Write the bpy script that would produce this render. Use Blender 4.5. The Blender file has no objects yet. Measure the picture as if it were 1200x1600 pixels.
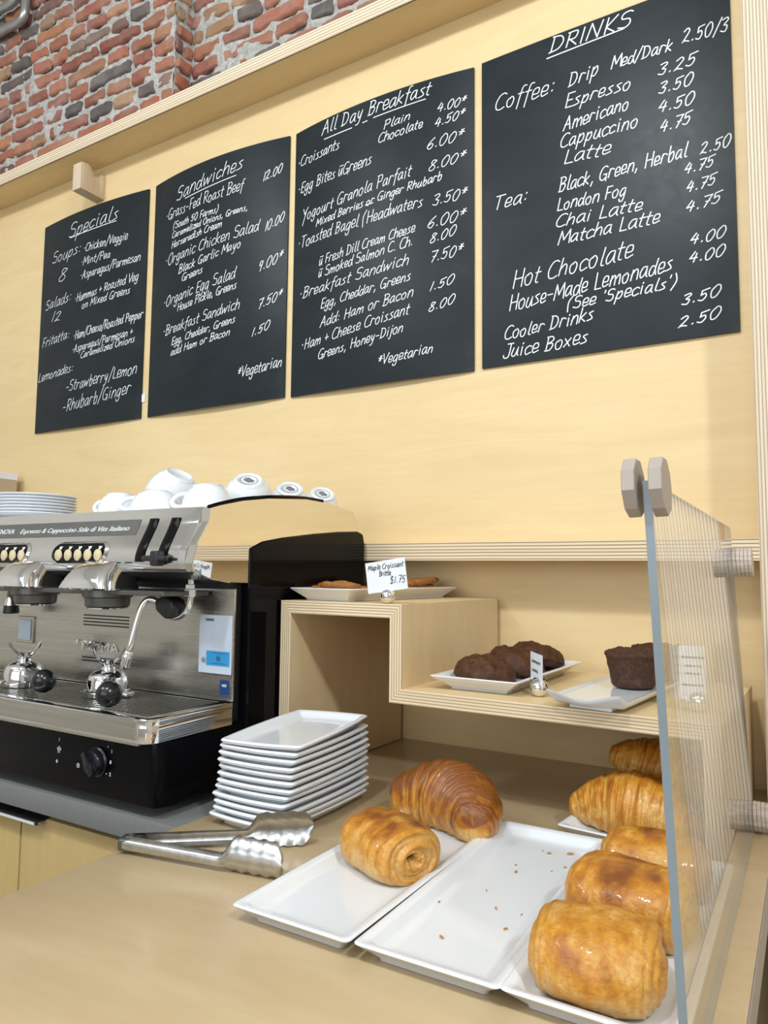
import bpy, bmesh, math, random
import numpy as np
from mathutils import Matrix, Vector, Euler

random.seed(7)
PI = math.pi
SC = bpy.context.scene
COL = SC.collection

# ------------------------------------------------------------------ camera
F_PX, YAW, PITCH, ROLL = 1124.45, math.radians(30.664), math.radians(4.797), math.radians(0.583)
CAM = np.array([0.0, 0.0, 0.36])
_fw = np.array([-math.sin(YAW) * math.cos(PITCH), math.cos(YAW) * math.cos(PITCH), math.sin(PITCH)])
_r0 = np.array([math.cos(YAW), math.sin(YAW), 0.0])
_u0 = np.cross(_r0, _fw)
_r = math.cos(ROLL) * _r0 + math.sin(ROLL) * _u0
_u = -math.sin(ROLL) * _r0 + math.cos(ROLL) * _u0
cd = bpy.data.cameras.new('camera')
cd.sensor_fit = 'VERTICAL'
cd.sensor_height = 36.0
cd.lens = 36.0 * F_PX / 1600.0
cd.clip_start = 0.02
co = bpy.data.objects.new('camera', cd)
COL.objects.link(co)
M = Matrix.Identity(4)
for i in range(3):
    M[i][0], M[i][1], M[i][2], M[i][3] = _r[i], _u[i], -_fw[i], CAM[i]
co.matrix_world = M
SC.camera = co


def at(px, py, **k):
    """point of the place seen at a pixel of the 1200x1600 photo, on the plane x=, y= or z="""
    d = _fw + (px - 600) / F_PX * _r - (py - 800) / F_PX * _u
    a = list(k)[0]
    i = 'xyz'.index(a)
    return CAM + (k[a] - CAM[i]) / d[i] * d


# ------------------------------------------------------------------ light, world, exposure
SC.view_settings.view_transform = 'Standard'
SC.view_settings.look = 'None'
SC.view_settings.gamma = 1.0
SC.view_settings.use_curve_mapping = False
SC.view_settings.exposure = -0.28
w = bpy.data.worlds.new('world')
SC.world = w
w.use_nodes = True
w.node_tree.nodes['Background'].inputs[0].default_value = (0.80, 0.90, 1.0, 1)
w.node_tree.nodes['Background'].inputs[1].default_value = 0.5


def area_light(name, loc, target, power, sx, sy=None, col=(1, 1, 1), shape='RECTANGLE'):
    d = bpy.data.lights.new(name, 'AREA')
    d.energy = power
    d.color = col
    d.shape = shape
    d.size = sx
    if sy:
        d.size_y = sy
    o = bpy.data.objects.new(name, d)
    COL.objects.link(o)
    o.location = loc
    o.rotation_euler = (Vector(target) - Vector(loc)).to_track_quat('-Z', 'Y').to_euler()
    return o


area_light('ceiling_lamp_light', (-0.46, -0.60, 2.28), (-0.7, 1.2, 0.3), 28, 0.16, col=(0.91, 0.97, 1.0), shape='DISK')
area_light('ceiling_lamp_light', (-2.1, -0.9, 2.28), (-1.6, 1.3, 0.6), 20, 0.30, col=(0.91, 0.97, 1.0), shape='DISK')
area_light('ceiling_lamp_light', (1.5, -0.60, 2.28), (-0.6, 1.2, 0.2), 46, 0.24, col=(0.91, 0.97, 1.0), shape='DISK')
area_light('window_daylight', (-0.6, -3.25, 1.15), (-0.7, 1.4, 0.9), 70, 3.6, 1.7, col=(0.88, 0.95, 1.0))
area_light('added_reflection_light', (-2.2, -1.0, 2.32), (-2.2, -0.9, 0.0), 14, 2.4, 0.5, col=(0.93, 0.97, 1.0))  # added strip, no known lamp; gives the steel fascia something bright to reflect
area_light('added_reflection_light', (-0.9, -2.2, 2.32), (-0.9, -2.1, 0.0), 12, 2.4, 0.5, col=(0.93, 0.97, 1.0))  # second added strip, likewise invented for brighter fascia reflections

# ------------------------------------------------------------------ helpers
WM = {}


def set_props(o, label=None, cat=None, group=None, kind=None):
    if label: o['label'] = label
    if cat: o['category'] = cat
    if group: o['group'] = group
    if kind: o['kind'] = kind
    return o


def thing(name, label, cat, loc=(0, 0, 0), rotz=0.0, group=None):
    o = bpy.data.objects.new(name, None)
    o.empty_display_size = 0.02
    COL.objects.link(o)
    o.location = loc
    o.rotation_euler = (0, 0, rotz)
    WM[o.name] = Matrix.Translation(loc) @ Matrix.Rotation(rotz, 4, 'Z')
    return set_props(o, label, cat, group)


def raw(name, verts, faces, mats, parent=None, smooth=True, fmat=None, world=False, tone=None, sharp=None):
    """one mesh object; world=True: verts are world coordinates and are brought into the parent's frame"""
    V = np.asarray(verts, dtype=float).reshape(-1, 3)
    Wm = WM.get(parent.name) if parent is not None else None
    if world and Wm is not None:
        I = np.array(Wm.inverted())
        V = V @ I[:3, :3].T + I[:3, 3]
    me = bpy.data.meshes.new(name)
    me.from_pydata(V.tolist(), [], [tuple(int(i) for i in f) for f in faces])
    if not isinstance(mats, (list, tuple)): mats = [mats]
    for m in mats: me.materials.append(m)
    if fmat is not None:
        me.polygons.foreach_set('material_index', np.asarray(fmat, dtype=np.int32))
    if tone is not None:
        a = me.color_attributes.new('tone', 'FLOAT_COLOR', 'POINT')
        c = np.ones((len(V), 4), dtype=np.float32)
        c[:, :3] = tone
        a.data.foreach_set('color', c.ravel())
    me.validate()
    if smooth:
        me.polygons.foreach_set('use_smooth', np.ones(len(me.polygons), dtype=bool))
        if sharp is not None:
            me.set_sharp_from_angle(angle=math.radians(sharp))
    me.update()
    o = bpy.data.objects.new(name, me)
    COL.objects.link(o)
    if parent is not None:
        o.parent = parent
        WM[o.name] = Wm if Wm is not None else Matrix.Identity(4)
    else:
        WM[o.name] = Matrix.Identity(4)
    return o


class MB:
    """collects shapes; build() links them as ONE mesh object"""

    def __init__(self):
        self.v, self.f, self.m = [], [], []

    def add(self, verts, faces, mi=0):
        n = len(self.v)
        self.v += [tuple(p) for p in verts]
        self.f += [tuple(int(i) + n for i in f) for f in faces]
        self.m += [mi] * len(faces)
        return self

    def bm(self, b, mi=0, M=None):
        b.verts.ensure_lookup_table()
        b.verts.index_update()
        vs = [(M @ v.co if M else v.co)[:] for v in b.verts]
        fs = [[v.index for v in f.verts] for f in b.faces]
        b.free()
        return self.add(vs, fs, mi)

    def box(self, lo, hi, bev=0.0, mi=0, M=None, seg=2):
        b = bmesh.new()
        bmesh.ops.create_cube(b, size=1.0)
        lo, hi = Vector(lo), Vector(hi)
        for v in b.verts:
            v.co = Vector(((lo[i] + hi[i]) / 2 + v.co[i] * (hi[i] - lo[i]) for i in range(3)))
        if bev > 0:
            bmesh.ops.bevel(b, geom=b.edges[:], offset=bev, segments=seg, profile=0.5, affect='EDGES')
        return self.bm(b, mi, M)

    def prism(self, poly, a0, a1, axis='x', bev=0.0, mi=0, M=None, seg=2):
        """poly: 2D outline; axis x: (y,z), y: (x,z), z: (x,y)"""
        b = bmesh.new()
        def p3(p, a):
            return {'x': (a, p[0], p[1]), 'y': (p[0], a, p[1]), 'z': (p[0], p[1], a)}[axis]
        A = [b.verts.new(p3(p, a0)) for p in poly]
        B = [b.verts.new(p3(p, a1)) for p in poly]
        n = len(poly)
        b.faces.new(A)
        b.faces.new(B[::-1])
        for i in range(n):
            b.faces.new((A[i], B[i], B[(i + 1) % n], A[(i + 1) % n]))
        bmesh.ops.recalc_face_normals(b, faces=b.faces[:])
        if bev > 0:
            bmesh.ops.bevel(b, geom=b.edges[:], offset=bev, segments=seg, profile=0.5, affect='EDGES', clamp_overlap=True)
        return self.bm(b, mi, M)

    def lathe(self, prof, n=48, mi=0, M=None, arc=None):
        """prof: (r,z) list; closed round z"""
        vs, fs = [], []
        for r, z in prof:
            for k in range(n):
                a = 2 * PI * k / n
                vs.append((r * math.cos(a), r * math.sin(a), z))
        for i in range(len(prof) - 1):
            for k in range(n):
                k2 = (k + 1) % n
                fs.append((i * n + k, i * n + k2, (i + 1) * n + k2, (i + 1) * n + k))
        if prof[0][0] > 1e-6: fs.append(tuple(range(n))[::-1])
        if prof[-1][0] > 1e-6: fs.append(tuple((len(prof) - 1) * n + k for k in range(n)))
        if M: vs = [(M @ Vector(p))[:] for p in vs]
        return self.add(vs, fs, mi)

    def tube(self, pts, rad, n=14, mi=0, cap=True, smooth_path=True, sub=6):
        P = [Vector(p) for p in pts]
        R = rad if isinstance(rad, (list, tuple)) else [rad] * len(P)
        if smooth_path and len(P) > 2:
            Q, RR = [], []
            for i in range(len(P) - 1):
                p0, p1, p2, p3 = P[max(i - 1, 0)], P[i], P[i + 1], P[min(i + 2, len(P) - 1)]
                for s in range(sub):
                    t = s / sub
                    Q.append(0.5 * ((2 * p1) + (p2 - p0) * t + (2 * p0 - 5 * p1 + 4 * p2 - p3) * t * t + (3 * p1 - p0 - 3 * p2 + p3) * t ** 3))
                    RR.append(R[i] * (1 - t) + R[i + 1] * t)
            Q.append(P[-1]); RR.append(R[-1])
            P, R = Q, RR
        vs, fs = [], []
        T = [(P[min(i + 1, len(P) - 1)] - P[max(i - 1, 0)]).normalized() for i in range(len(P))]
        up = Vector((0, 0, 1)) if abs(T[0].z) < 0.9 else Vector((1, 0, 0))
        nrm = T[0].cross(up).normalized()
        for i, p in enumerate(P):
            nrm = (nrm - T[i] * nrm.dot(T[i])).normalized()
            bi = T[i].cross(nrm)
            for k in range(n):
                a = 2 * PI * k / n
                vs.append((p + (nrm * math.cos(a) + bi * math.sin(a)) * R[i])[:])
        for i in range(len(P) - 1):
            for k in range(n):
                k2 = (k + 1) % n
                fs.append((i * n + k, i * n + k2, (i + 1) * n + k2, (i + 1) * n + k))
        if cap:
            fs.append(tuple(range(n))[::-1])
            fs.append(tuple((len(P) - 1) * n + k for k in range(n)))
        return self.add(vs, fs, mi)

    def build(self, name, mats, parent=None, world=True, smooth=True, sharp=35):
        return raw(name, self.v, self.f, mats, parent, smooth, self.m, world, sharp=sharp)


def grid(P, wrap_u=False, wrap_v=False):
    """P (nu,nv,3) -> verts, faces"""
    nu, nv = P.shape[:2]
    idx = np.arange(nu * nv).reshape(nu, nv)
    a = idx if wrap_u else idx[:-1]
    b = np.roll(idx, -1, 0) if wrap_u else idx[1:]
    def sh(x):
        return (x, np.roll(x, -1, 1)) if wrap_v else (x[:, :-1], x[:, 1:])
    a0, a1 = sh(a)
    b0, b1 = sh(b)
    F = np.stack([a0, b0, b1, a1], -1).reshape(-1, 4)
    return P.reshape(-1, 3), F


def _hash(i, j, k, s):
    h = (i.astype(np.int64) * 374761393 + j.astype(np.int64) * 668265263 + k.astype(np.int64) * 2147483647 + s * 1274126177) & 0xFFFFFFFF
    h = ((h ^ (h >> 13)) * 1274126177) & 0xFFFFFFFF
    h = (h ^ (h >> 16)) & 0xFFFF
    return h / 65535.0


def vnoise(x, y, z, s=0):
    x, y, z = np.broadcast_arrays(np.asarray(x, float), np.asarray(y, float), np.asarray(z, float))
    i, j, k = np.floor(x), np.floor(y), np.floor(z)
    f, g, h = x - i, y - j, z - k
    f, g, h = f * f * (3 - 2 * f), g * g * (3 - 2 * g), h * h * (3 - 2 * h)
    i, j, k = i.astype(np.int64), j.astype(np.int64), k.astype(np.int64)
    r = 0
    for a in (0, 1):
        for b in (0, 1):
            for c in (0, 1):
                r = r + _hash(i + a, j + b, k + c, s) * (f if a else 1 - f) * (g if b else 1 - g) * (h if c else 1 - h)
    return r * 2 - 1


def fbm(x, y, z, o=4, s=0):
    r, a = 0, 0.5
    for n in range(o):
        q = 2 ** n
        r = r + a * vnoise(x * q, y * q, z * q, s + n)
        a *= 0.5
    return r


def copy_thing(root, loc=None, rotz=None, label=None, group=None, rot=None):
    r = root.copy()
    COL.objects.link(r)
    if loc is not None: r.location = loc
    if rotz is not None: r.rotation_euler = (0, 0, rotz)
    if rot is not None: r.rotation_euler = rot
    if label: r['label'] = label
    if group: r['group'] = group
    for ch in list(root.children):
        c = ch.copy(); COL.objects.link(c); c.parent = r
        for g in list(ch.children):
            d = g.copy(); COL.objects.link(d); d.parent = c
    return r


# ------------------------------------------------------------------ materials
class NT:
    def __init__(self, name):
        self.mat = bpy.data.materials.new(name)
        self.mat.use_nodes = True
        self.t = self.mat.node_tree
        self.b = self.t.nodes['Principled BSDF']

    def n(self, typ, **kw):
        x = self.t.nodes.new(typ)
        for k, v in kw.items():
            if hasattr(x, k) and k not in ('Scale',):
                setattr(x, k, v)
        return x

    def l(self, a, b):
        self.t.links.new(a, b)

    def set(self, **kw):
        for k, v in kw.items():
            self.b.inputs[k.replace('_', ' ')].default_value = v
        return self

    def coord(self, scale=(1, 1, 1), rot=(0, 0, 0), loc=(0, 0, 0)):
        tc = self.n('ShaderNodeTexCoord')
        mp = self.n('ShaderNodeMapping')
        mp.inputs['Scale'].default_value = scale
        mp.inputs['Rotation'].default_value = rot
        mp.inputs['Location'].default_value = loc
        self.l(tc.outputs['Object'], mp.inputs['Vector'])
        return mp.outputs['Vector']

    def noise(self, vec, scale, detail=4, rough=0.55, dist=0.0):
        x = self.n('ShaderNodeTexNoise')
        x.inputs['Scale'].default_value = scale
        x.inputs['Detail'].default_value = detail
        x.inputs['Roughness'].default_value = rough
        x.inputs['Distortion'].default_value = dist
        self.l(vec, x.inputs['Vector'])
        return x.outputs['Fac']

    def ramp(self, fac, stops, interp='LINEAR'):
        x = self.n('ShaderNodeValToRGB')
        x.color_ramp.interpolation = interp
        el = x.color_ramp.elements
        el[0].position, el[0].color = stops[0][0], (*stops[0][1], 1)
        el[1].position, el[1].color = stops[1][0], (*stops[1][1], 1)
        for p, c in stops[2:]:
            e = el.new(p)
            e.color = (*c, 1)
        self.l(fac, x.inputs['Fac'])
        return x.outputs['Color']

    def mix(self, fac, a, b, mode='MIX'):
        x = self.n('ShaderNodeMix')
        x.data_type = 'RGBA'
        x.blend_type = mode
        for sock, v in ((x.inputs[0], fac), (x.inputs[6], a), (x.inputs[7], b)):
            if isinstance(v, (int, float)): sock.default_value = v
            elif isinstance(v, tuple): sock.default_value = (*v, 1)
            else: self.l(v, sock)
        return x.outputs[2]

    def math(self, op, a, b=0.0, c=0.0):
        x = self.n('ShaderNodeMath')
        x.operation = op
        for sock, v in zip(x.inputs, (a, b, c)):
            if isinstance(v, (int, float)): sock.default_value = v
            else: self.l(v, sock)
        return x.outputs[0]

    def bump(self, h, strength=0.2, dist=0.002):
        x = self.n('ShaderNodeBump')
        x.inputs['Strength'].default_value = strength
        x.inputs['Distance'].default_value = dist
        self.l(h, x.inputs['Height'])
        self.l(x.outputs['Normal'], self.b.inputs['Normal'])

    def base(self, c):
        self.l(c, self.b.inputs['Base Color'])

    def rough(self, r):
        self.l(r, self.b.inputs['Roughness'])


def simple(name, col, rough=0.5, metal=0.0, coat=0.0, spec=0.5):
    m = NT(name)
    m.set(Base_Color=(*col, 1), Roughness=rough, Metallic=metal, Coat_Weight=coat, Specular_IOR_Level=spec)
    m.b.inputs['Coat Roughness'].default_value = 0.04
    return m.mat


def ply_face(name, grain='x', c0=(0.72, 0.53, 0.29), c1=(0.80, 0.63, 0.38), rough=0.42, fig=1.0, coat=0.0):
    m = NT(name)
    g = {'x': (0.9, 5.0, 5.0), 'y': (5.0, 0.9, 5.0), 'z': (5.0, 5.0, 0.9)}[grain]
    f = {'x': (3, 90, 90), 'y': (90, 3, 90), 'z': (90, 90, 3)}[grain]
    v = m.coord(g)
    n1 = m.noise(v, 2.2 * fig, 3, 0.5, 1.6)
    fine = m.noise(m.coord(f), 2.0, 3, 0.6)
    blot = m.noise(m.coord((1.2, 1.2, 1.2)), 1.5, 2)
    ring = m.n('ShaderNodeTexWave')
    ring.wave_type = 'BANDS'
    ring.bands_direction = {'x': 'Z', 'y': 'X', 'z': 'X'}[grain]
    ring.inputs['Scale'].default_value = 3.0
    ring.inputs['Distortion'].default_value = 14.0
    ring.inputs['Detail'].default_value = 2.0
    ring.inputs['Detail Scale'].default_value = 1.2
    m.l(v, ring.inputs['Vector'])
    a = m.ramp(n1, [(0.25, c0), (0.75, c1)])
    dk = tuple(x * 0.9 for x in c0)
    b = m.mix(m.math('MULTIPLY', m.math('POWER', ring.outputs['Fac'], 5.0), 0.16), a, dk)
    c = m.mix(m.math('MULTIPLY', fine, 0.22), b, tuple(x * 0.80 for x in c0))
    d = m.mix(m.math('MULTIPLY', blot, 0.22), c, (0.88, 0.73, 0.48))
    m.base(d)
    m.set(Roughness=rough, Coat_Weight=coat, Specular_IOR_Level=0.4)
    m.b.inputs['Coat Roughness'].default_value = 0.12
    return m.mat


def ply_edge(name, axis='z', period=0.0036, grain='x', light=(0.80, 0.66, 0.45), dark=(0.30, 0.19, 0.10)):
    m = NT(name)
    tc = m.n('ShaderNodeTexCoord')
    sp = m.n('ShaderNodeSeparateXYZ')
    m.l(tc.outputs['Object'], sp.inputs[0])
    s = {'x': (2, 160, 160), 'y': (160, 2, 160), 'z': (160, 160, 2)}[grain]
    wob = m.noise(m.coord({'x': (3, 30, 30), 'y': (30, 3, 30), 'z': (30, 30, 3)}[grain]), 1.0, 2)
    c = m.math('ADD', m.math('DIVIDE', sp.outputs['XYZ'.index(axis.upper())], period), m.math('MULTIPLY', wob, 0.35))
    fr = m.math('FRACT', c)
    cell = m.n('ShaderNodeTexWhiteNoise')
    cell.noise_dimensions = '1D'
    m.l(m.math('FLOOR', c), cell.inputs['W'])
    col = m.ramp(fr, [(0.0, light), (0.52, tuple(x * 0.95 for x in light)), (0.60, tuple(x * 0.70 for x in light)), (0.72, dark), (0.90, dark), (1.0, light)])
    streak = m.noise(m.coord(s), 1.0, 3)
    col = m.mix(m.math('MULTIPLY', streak, 0.30), col, tuple(x * 0.85 for x in light))
    col = m.mix(m.math('MULTIPLY', cell.outputs['Value'], 0.30), col, (0.50, 0.36, 0.22))
    m.base(col)
    m.set(Roughness=0.6, Specular_IOR_Level=0.3)
    return m.mat


PLY_WALL = ply_face('plywood_wall', 'x', (0.70, 0.51, 0.255), (0.78, 0.60, 0.325))
PLY_X = ply_face('plywood_along', 'x', (0.66, 0.47, 0.235), (0.74, 0.56, 0.31), 0.4)
PLY_Z = ply_face('plywood_upright', 'z', (0.64, 0.47, 0.26), (0.73, 0.56, 0.34), 0.4)
PLY_Y = ply_face('plywood_deep', 'y', (0.66, 0.47, 0.26), (0.74, 0.57, 0.34), 0.35)
PLY_TOP = ply_face('plywood_counter', 'x', (0.47, 0.34, 0.185), (0.56, 0.425, 0.25), 0.26, 0.8, coat=0.25)
EDGE_Z = ply_edge('plywood_edge_layers', 'z', 0.0046, 'x')
EDGE_X = ply_edge('plywood_edge_layers_upright', 'x', 0.0046, 'z')
EDGE_LEDGE = ply_edge('plywood_ledge_edge_layers', 'z', 0.0062, 'x', (0.80, 0.66, 0.46), (0.24, 0.15, 0.09))
EDGE_PANEL = ply_edge('plywood_panel_edge_layers', 'x', 0.0052, 'z', (0.78, 0.67, 0.52), (0.33, 0.24, 0.17))
EDGE_TRIM = ply_edge('plywood_trim_edge_layers', 'z', 0.0075, 'x', (0.84, 0.73, 0.55), (0.40, 0.27, 0.17))
CAB = ply_face('cabinet_veneer', 'z', (0.38, 0.255, 0.075), (0.45, 0.31, 0.105), 0.45)
DISC = NT('grey_birch_disc')
_dn = DISC.noise(DISC.coord((40, 300, 300)), 1.0, 3)
DISC.base(DISC.ramp(_dn, [(0.3, (0.36, 0.29, 0.24)), (0.7, (0.62, 0.54, 0.47))]))
DISC.set(Roughness=0.6)
DISC = DISC.mat
WHITE_DISC = simple('pale_disc_face', (0.38, 0.325, 0.29), 0.55)
STEEL = NT('brushed_steel')
_v = STEEL.coord((3, 3, 260))
_n = STEEL.noise(_v, 1.0, 3)
STEEL.base(STEEL.ramp(_n, [(0.3, (0.50, 0.48, 0.44)), (0.7, (0.60, 0.58, 0.53))]))
STEEL.rough(STEEL.math('MULTIPLY_ADD', _n, 0.12, 0.20))
STEEL.set(Metallic=1.0, Anisotropic=0.5)
STEEL = STEEL.mat
CHROME = simple('chrome', (0.82, 0.83, 0.85), 0.05, 1.0)
MIRROR = simple('polished_steel_side', (0.80, 0.78, 0.74), 0.03, 1.0)
FASCIA = NT('polished_fascia_steel')
_n = FASCIA.noise(FASCIA.coord((1.5, 8, 8)), 3.0, 2)
FASCIA.rough(FASCIA.math('MULTIPLY_ADD', _n, 0.10, 0.06))
FASCIA.set(Metallic=1.0, Base_Color=(0.74, 0.74, 0.74, 1))
FASCIA = FASCIA.mat
TONG = NT('worn_stainless')
_n = TONG.noise(TONG.coord((60, 60, 60)), 1.5, 4)
TONG.base(TONG.ramp(_n, [(0.3, (0.44, 0.44, 0.435)), (0.7, (0.58, 0.58, 0.57))]))
TONG.rough(TONG.math('MULTIPLY_ADD', _n, 0.16, 0.22))
TONG.set(Metallic=1.0)
TONG = TONG.mat
BLACK = simple('black_gloss_plastic', (0.003, 0.003, 0.004), 0.10, 0.0, 0.0, 0.14)
BLACK_BASE = simple('black_enamel', (0.002, 0.002, 0.003), 0.25, 0.0, 0.0, 0.10)
BLACK_MATT = simple('black_rubber', (0.012, 0.012, 0.014), 0.45)
KNOB_BLACK = simple('black_phenolic', (0.006, 0.007, 0.010), 0.22)
DARK_STRIP = simple('dark_steel_strip', (0.13, 0.13, 0.125), 0.32, 0.7)
CREAM = simple('cream_button_plastic', (0.62, 0.53, 0.33), 0.35)
INK = simple('black_ink', (0.010, 0.010, 0.014), 0.5)
WHITE_PRINT = simple('white_print', (0.75, 0.76, 0.76), 0.5)
BLUE_LABEL = simple('blue_label', (0.03, 0.28, 0.58), 0.4)
NAVY_LABEL = simple('navy_label', (0.01, 0.04, 0.16), 0.4)
LABEL_PALE = simple('pale_blue_label', (0.50, 0.57, 0.67), 0.4)
PAPER = simple('white_card', (0.74, 0.77, 0.82), 0.6)
GREY_TOP = NT('grey_laminate')
_n = GREY_TOP.noise(GREY_TOP.coord((900, 900, 900)), 1.0, 2)
GREY_TOP.base(GREY_TOP.ramp(_n, [(0.35, (0.125, 0.127, 0.125)), (0.65, (0.185, 0.187, 0.185))]))
GREY_TOP.set(Roughness=0.5)
GREY_TOP = GREY_TOP.mat
PORC = NT('white_porcelain')
PORC.set(Base_Color=(0.74, 0.765, 0.80, 1), Roughness=0.12, Coat_Weight=0.4)
PORC.b.inputs['Coat Roughness'].default_value = 0.03
PORC = PORC.mat

BOARD = NT('chalkboard_slate')
_s = BOARD.noise(BOARD.coord((4, 4, 7)), 1.6, 5, 0.6, 0.6)
_f = BOARD.noise(BOARD.coord((60, 60, 60)), 1.0, 3)
_c = BOARD.ramp(_s, [(0.40, (0.0120, 0.0175, 0.021)), (0.62, (0.016, 0.022, 0.026)), (0.80, (0.031, 0.038, 0.042))])
BOARD.base(_c)
BOARD.rough(BOARD.math('MULTIPLY_ADD', _f, 0.10, 0.30))
BOARD.set(Specular_IOR_Level=0.18)
BOARD = BOARD.mat
CHALK = simple('white_chalk', (0.80, 0.84, 0.84), 0.9)

PASTRY = NT('baked_pastry')
_a = PASTRY.n('ShaderNodeAttribute')
_a.attribute_name = 'tone'
_n = PASTRY.noise(PASTRY.coord((160, 160, 160)), 1.0, 4, 0.65)
_n2 = PASTRY.noise(PASTRY.coord((260, 260, 260)), 1.0, 3, 0.6)
_c = PASTRY.mix(PASTRY.math('MULTIPLY', PASTRY.math('MULTIPLY', _n, _n2), 1.5), _a.outputs['Color'], (0.30, 0.10, 0.014), 'MIX')
PASTRY.base(_c)
PASTRY.bump(PASTRY.math('ADD', _n, PASTRY.math('MULTIPLY', _n2, 0.25)), 0.6, 0.0025)
PASTRY.set(Coat_Weight=0.25, Roughness=0.34, Specular_IOR_Level=0.45, Subsurface_Weight=0.08, Subsurface_Scale=0.004)
PASTRY = PASTRY.mat


def crumbly(name, c0, c1, c2, sc=90, bump=0.9):
    m = NT(name)
    n = m.noise(m.coord((sc, sc, sc)), 1.0, 6, 0.7)
    n2 = m.noise(m.coord((14, 14, 14)), 1.5, 3)
    a = m.ramp(n, [(0.3, c0), (0.55, c1), (0.78, c2)])
    m.base(m.mix(m.math('MULTIPLY', n2, 0.5), a, c0))
    m.bump(n, bump, 0.003)
    m.set(Roughness=0.55, Specular_IOR_Level=0.35)
    return m.mat


COOKIE = crumbly('dark_chocolate_cookie', (0.026, 0.008, 0.003), (0.095, 0.030, 0.008), (0.22, 0.085, 0.022), 70)
MUFFIN = crumbly('chocolate_muffin', (0.026, 0.011, 0.006), (0.085, 0.034, 0.016), (0.17, 0.075, 0.036), 170)
BRITTLE = crumbly('caramel_croissant_slice', (0.20, 0.065, 0.012), (0.42, 0.17, 0.04), (0.60, 0.30, 0.09), 110)
CRUMB = simple('pastry_crumb', (0.50, 0.22, 0.06), 0.7)


def acrylic(name, tint):
    m = NT(name)
    t = m.t
    out = [n for n in t.nodes if n.type == 'OUTPUT_MATERIAL'][0]
    t.nodes.remove(m.b)
    geo = m.n('ShaderNodeNewGeometry')
    dt = m.n('ShaderNodeVectorMath')
    dt.operation = 'DOT_PRODUCT'
    m.l(geo.outputs['Normal'], dt.inputs[0])
    m.l(geo.outputs['Incoming'], dt.inputs[1])
    c = m.math('ABSOLUTE', dt.outputs['Value'])
    F = m.math('MULTIPLY_ADD', m.math('POWER', m.math('SUBTRACT', 1.0, c), 5.0), 0.96, 0.04)
    tr = m.n('ShaderNodeBsdfTransparent')
    tr.inputs[0].default_value = (*tint, 1)
    gl = m.n('ShaderNodeBsdfGlossy')
    gl.inputs['Roughness'].default_value = 0.0
    gl.inputs[0].default_value = (1, 1, 1, 1)
    mx = m.n('ShaderNodeMixShader')
    m.l(F, mx.inputs[0])
    m.l(tr.outputs[0], mx.inputs[1])
    m.l(gl.outputs[0], mx.inputs[2])
    m.l(mx.outputs[0], out.inputs[0])
    return m.mat


ACRYLIC = acrylic('clear_acrylic', (0.97, 0.975, 0.97))
ACRYLIC_EDGE = simple('cut_acrylic_edge', (0.20, 0.24, 0.27), 0.25, 0.0, 0.0)
WALL_PAINT = simple('room_wall_paint', (0.66, 0.64, 0.60), 0.8)
CEIL_PAINT = simple('ceiling_paint', (0.78, 0.79, 0.80), 0.85)
FLOOR = NT('pale_bounce_floor')  # unseen floor, made pale to bounce light up at the soffit
_n = FLOOR.noise(FLOOR.coord((1, 12, 1)), 2.0, 4)
FLOOR.base(FLOOR.ramp(_n, [(0.3, (0.42, 0.37, 0.30)), (0.7, (0.50, 0.44, 0.36))]))
FLOOR.set(Roughness=0.45)
FLOOR = FLOOR.mat
DARK_WOOD = simple('dark_counter_front', (0.05, 0.04, 0.035), 0.5)
CONDUIT = simple('galvanised_conduit', (0.42, 0.43, 0.44), 0.35, 0.85)

# ================================================================== the setting
WALL_Y, FRONT_Y = 1.41, 1.31
FLOOR_Z, CEIL_Z = -0.95, 2.36
RX0, RX1, RY0 = -3.7, 1.9, -3.45


def struct(mb, name, mats, smooth=False):
    o = mb.build(name, mats, None, True, smooth)
    return set_props(o, kind='structure')


struct(MB().box((RX0 - .1, RY0 - .1, FLOOR_Z - .05), (RX1 + .1, 1.6, FLOOR_Z)), 'floor', FLOOR)
struct(MB().box((RX0 - .1, RY0 - .1, CEIL_Z), (RX1 + .1, 1.62, CEIL_Z + .06)), 'ceiling', CEIL_PAINT)
struct(MB().box((RX0 - .1, RY0, FLOOR_Z), (RX0, 1.6, CEIL_Z)), 'wall_left', WALL_PAINT)
struct(MB().box((RX1, RY0, FLOOR_Z), (RX1 + .1, 1.6, CEIL_Z)), 'wall_right', WALL_PAINT)
fw = MB()
WX0, WX1, WZ0, WZ1 = -2.5, 1.3, 0.25, 2.05
fw.box((RX0, RY0 - .1, FLOOR_Z), (WX0, RY0, CEIL_Z)).box((WX1, RY0 - .1, FLOOR_Z), (RX1, RY0, CEIL_Z))
fw.box((WX0, RY0 - .1, FLOOR_Z), (WX1, RY0, WZ0)).box((WX0, RY0 - .1, WZ1), (WX1, RY0, CEIL_Z))
struct(fw, 'wall_front', WALL_PAINT)
wf = MB()
for x in (WX0, -1.25, 0.0, WX1 - .05):
    wf.box((x, RY0 - .06, WZ0), (x + .05, RY0 - .01, WZ1))
for z in (WZ0, WZ1 - .05):
    wf.box((WX0, RY0 - .06, z), (WX1, RY0 - .01, z + .05))
struct(wf, 'window_1', DARK_WOOD)

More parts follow.
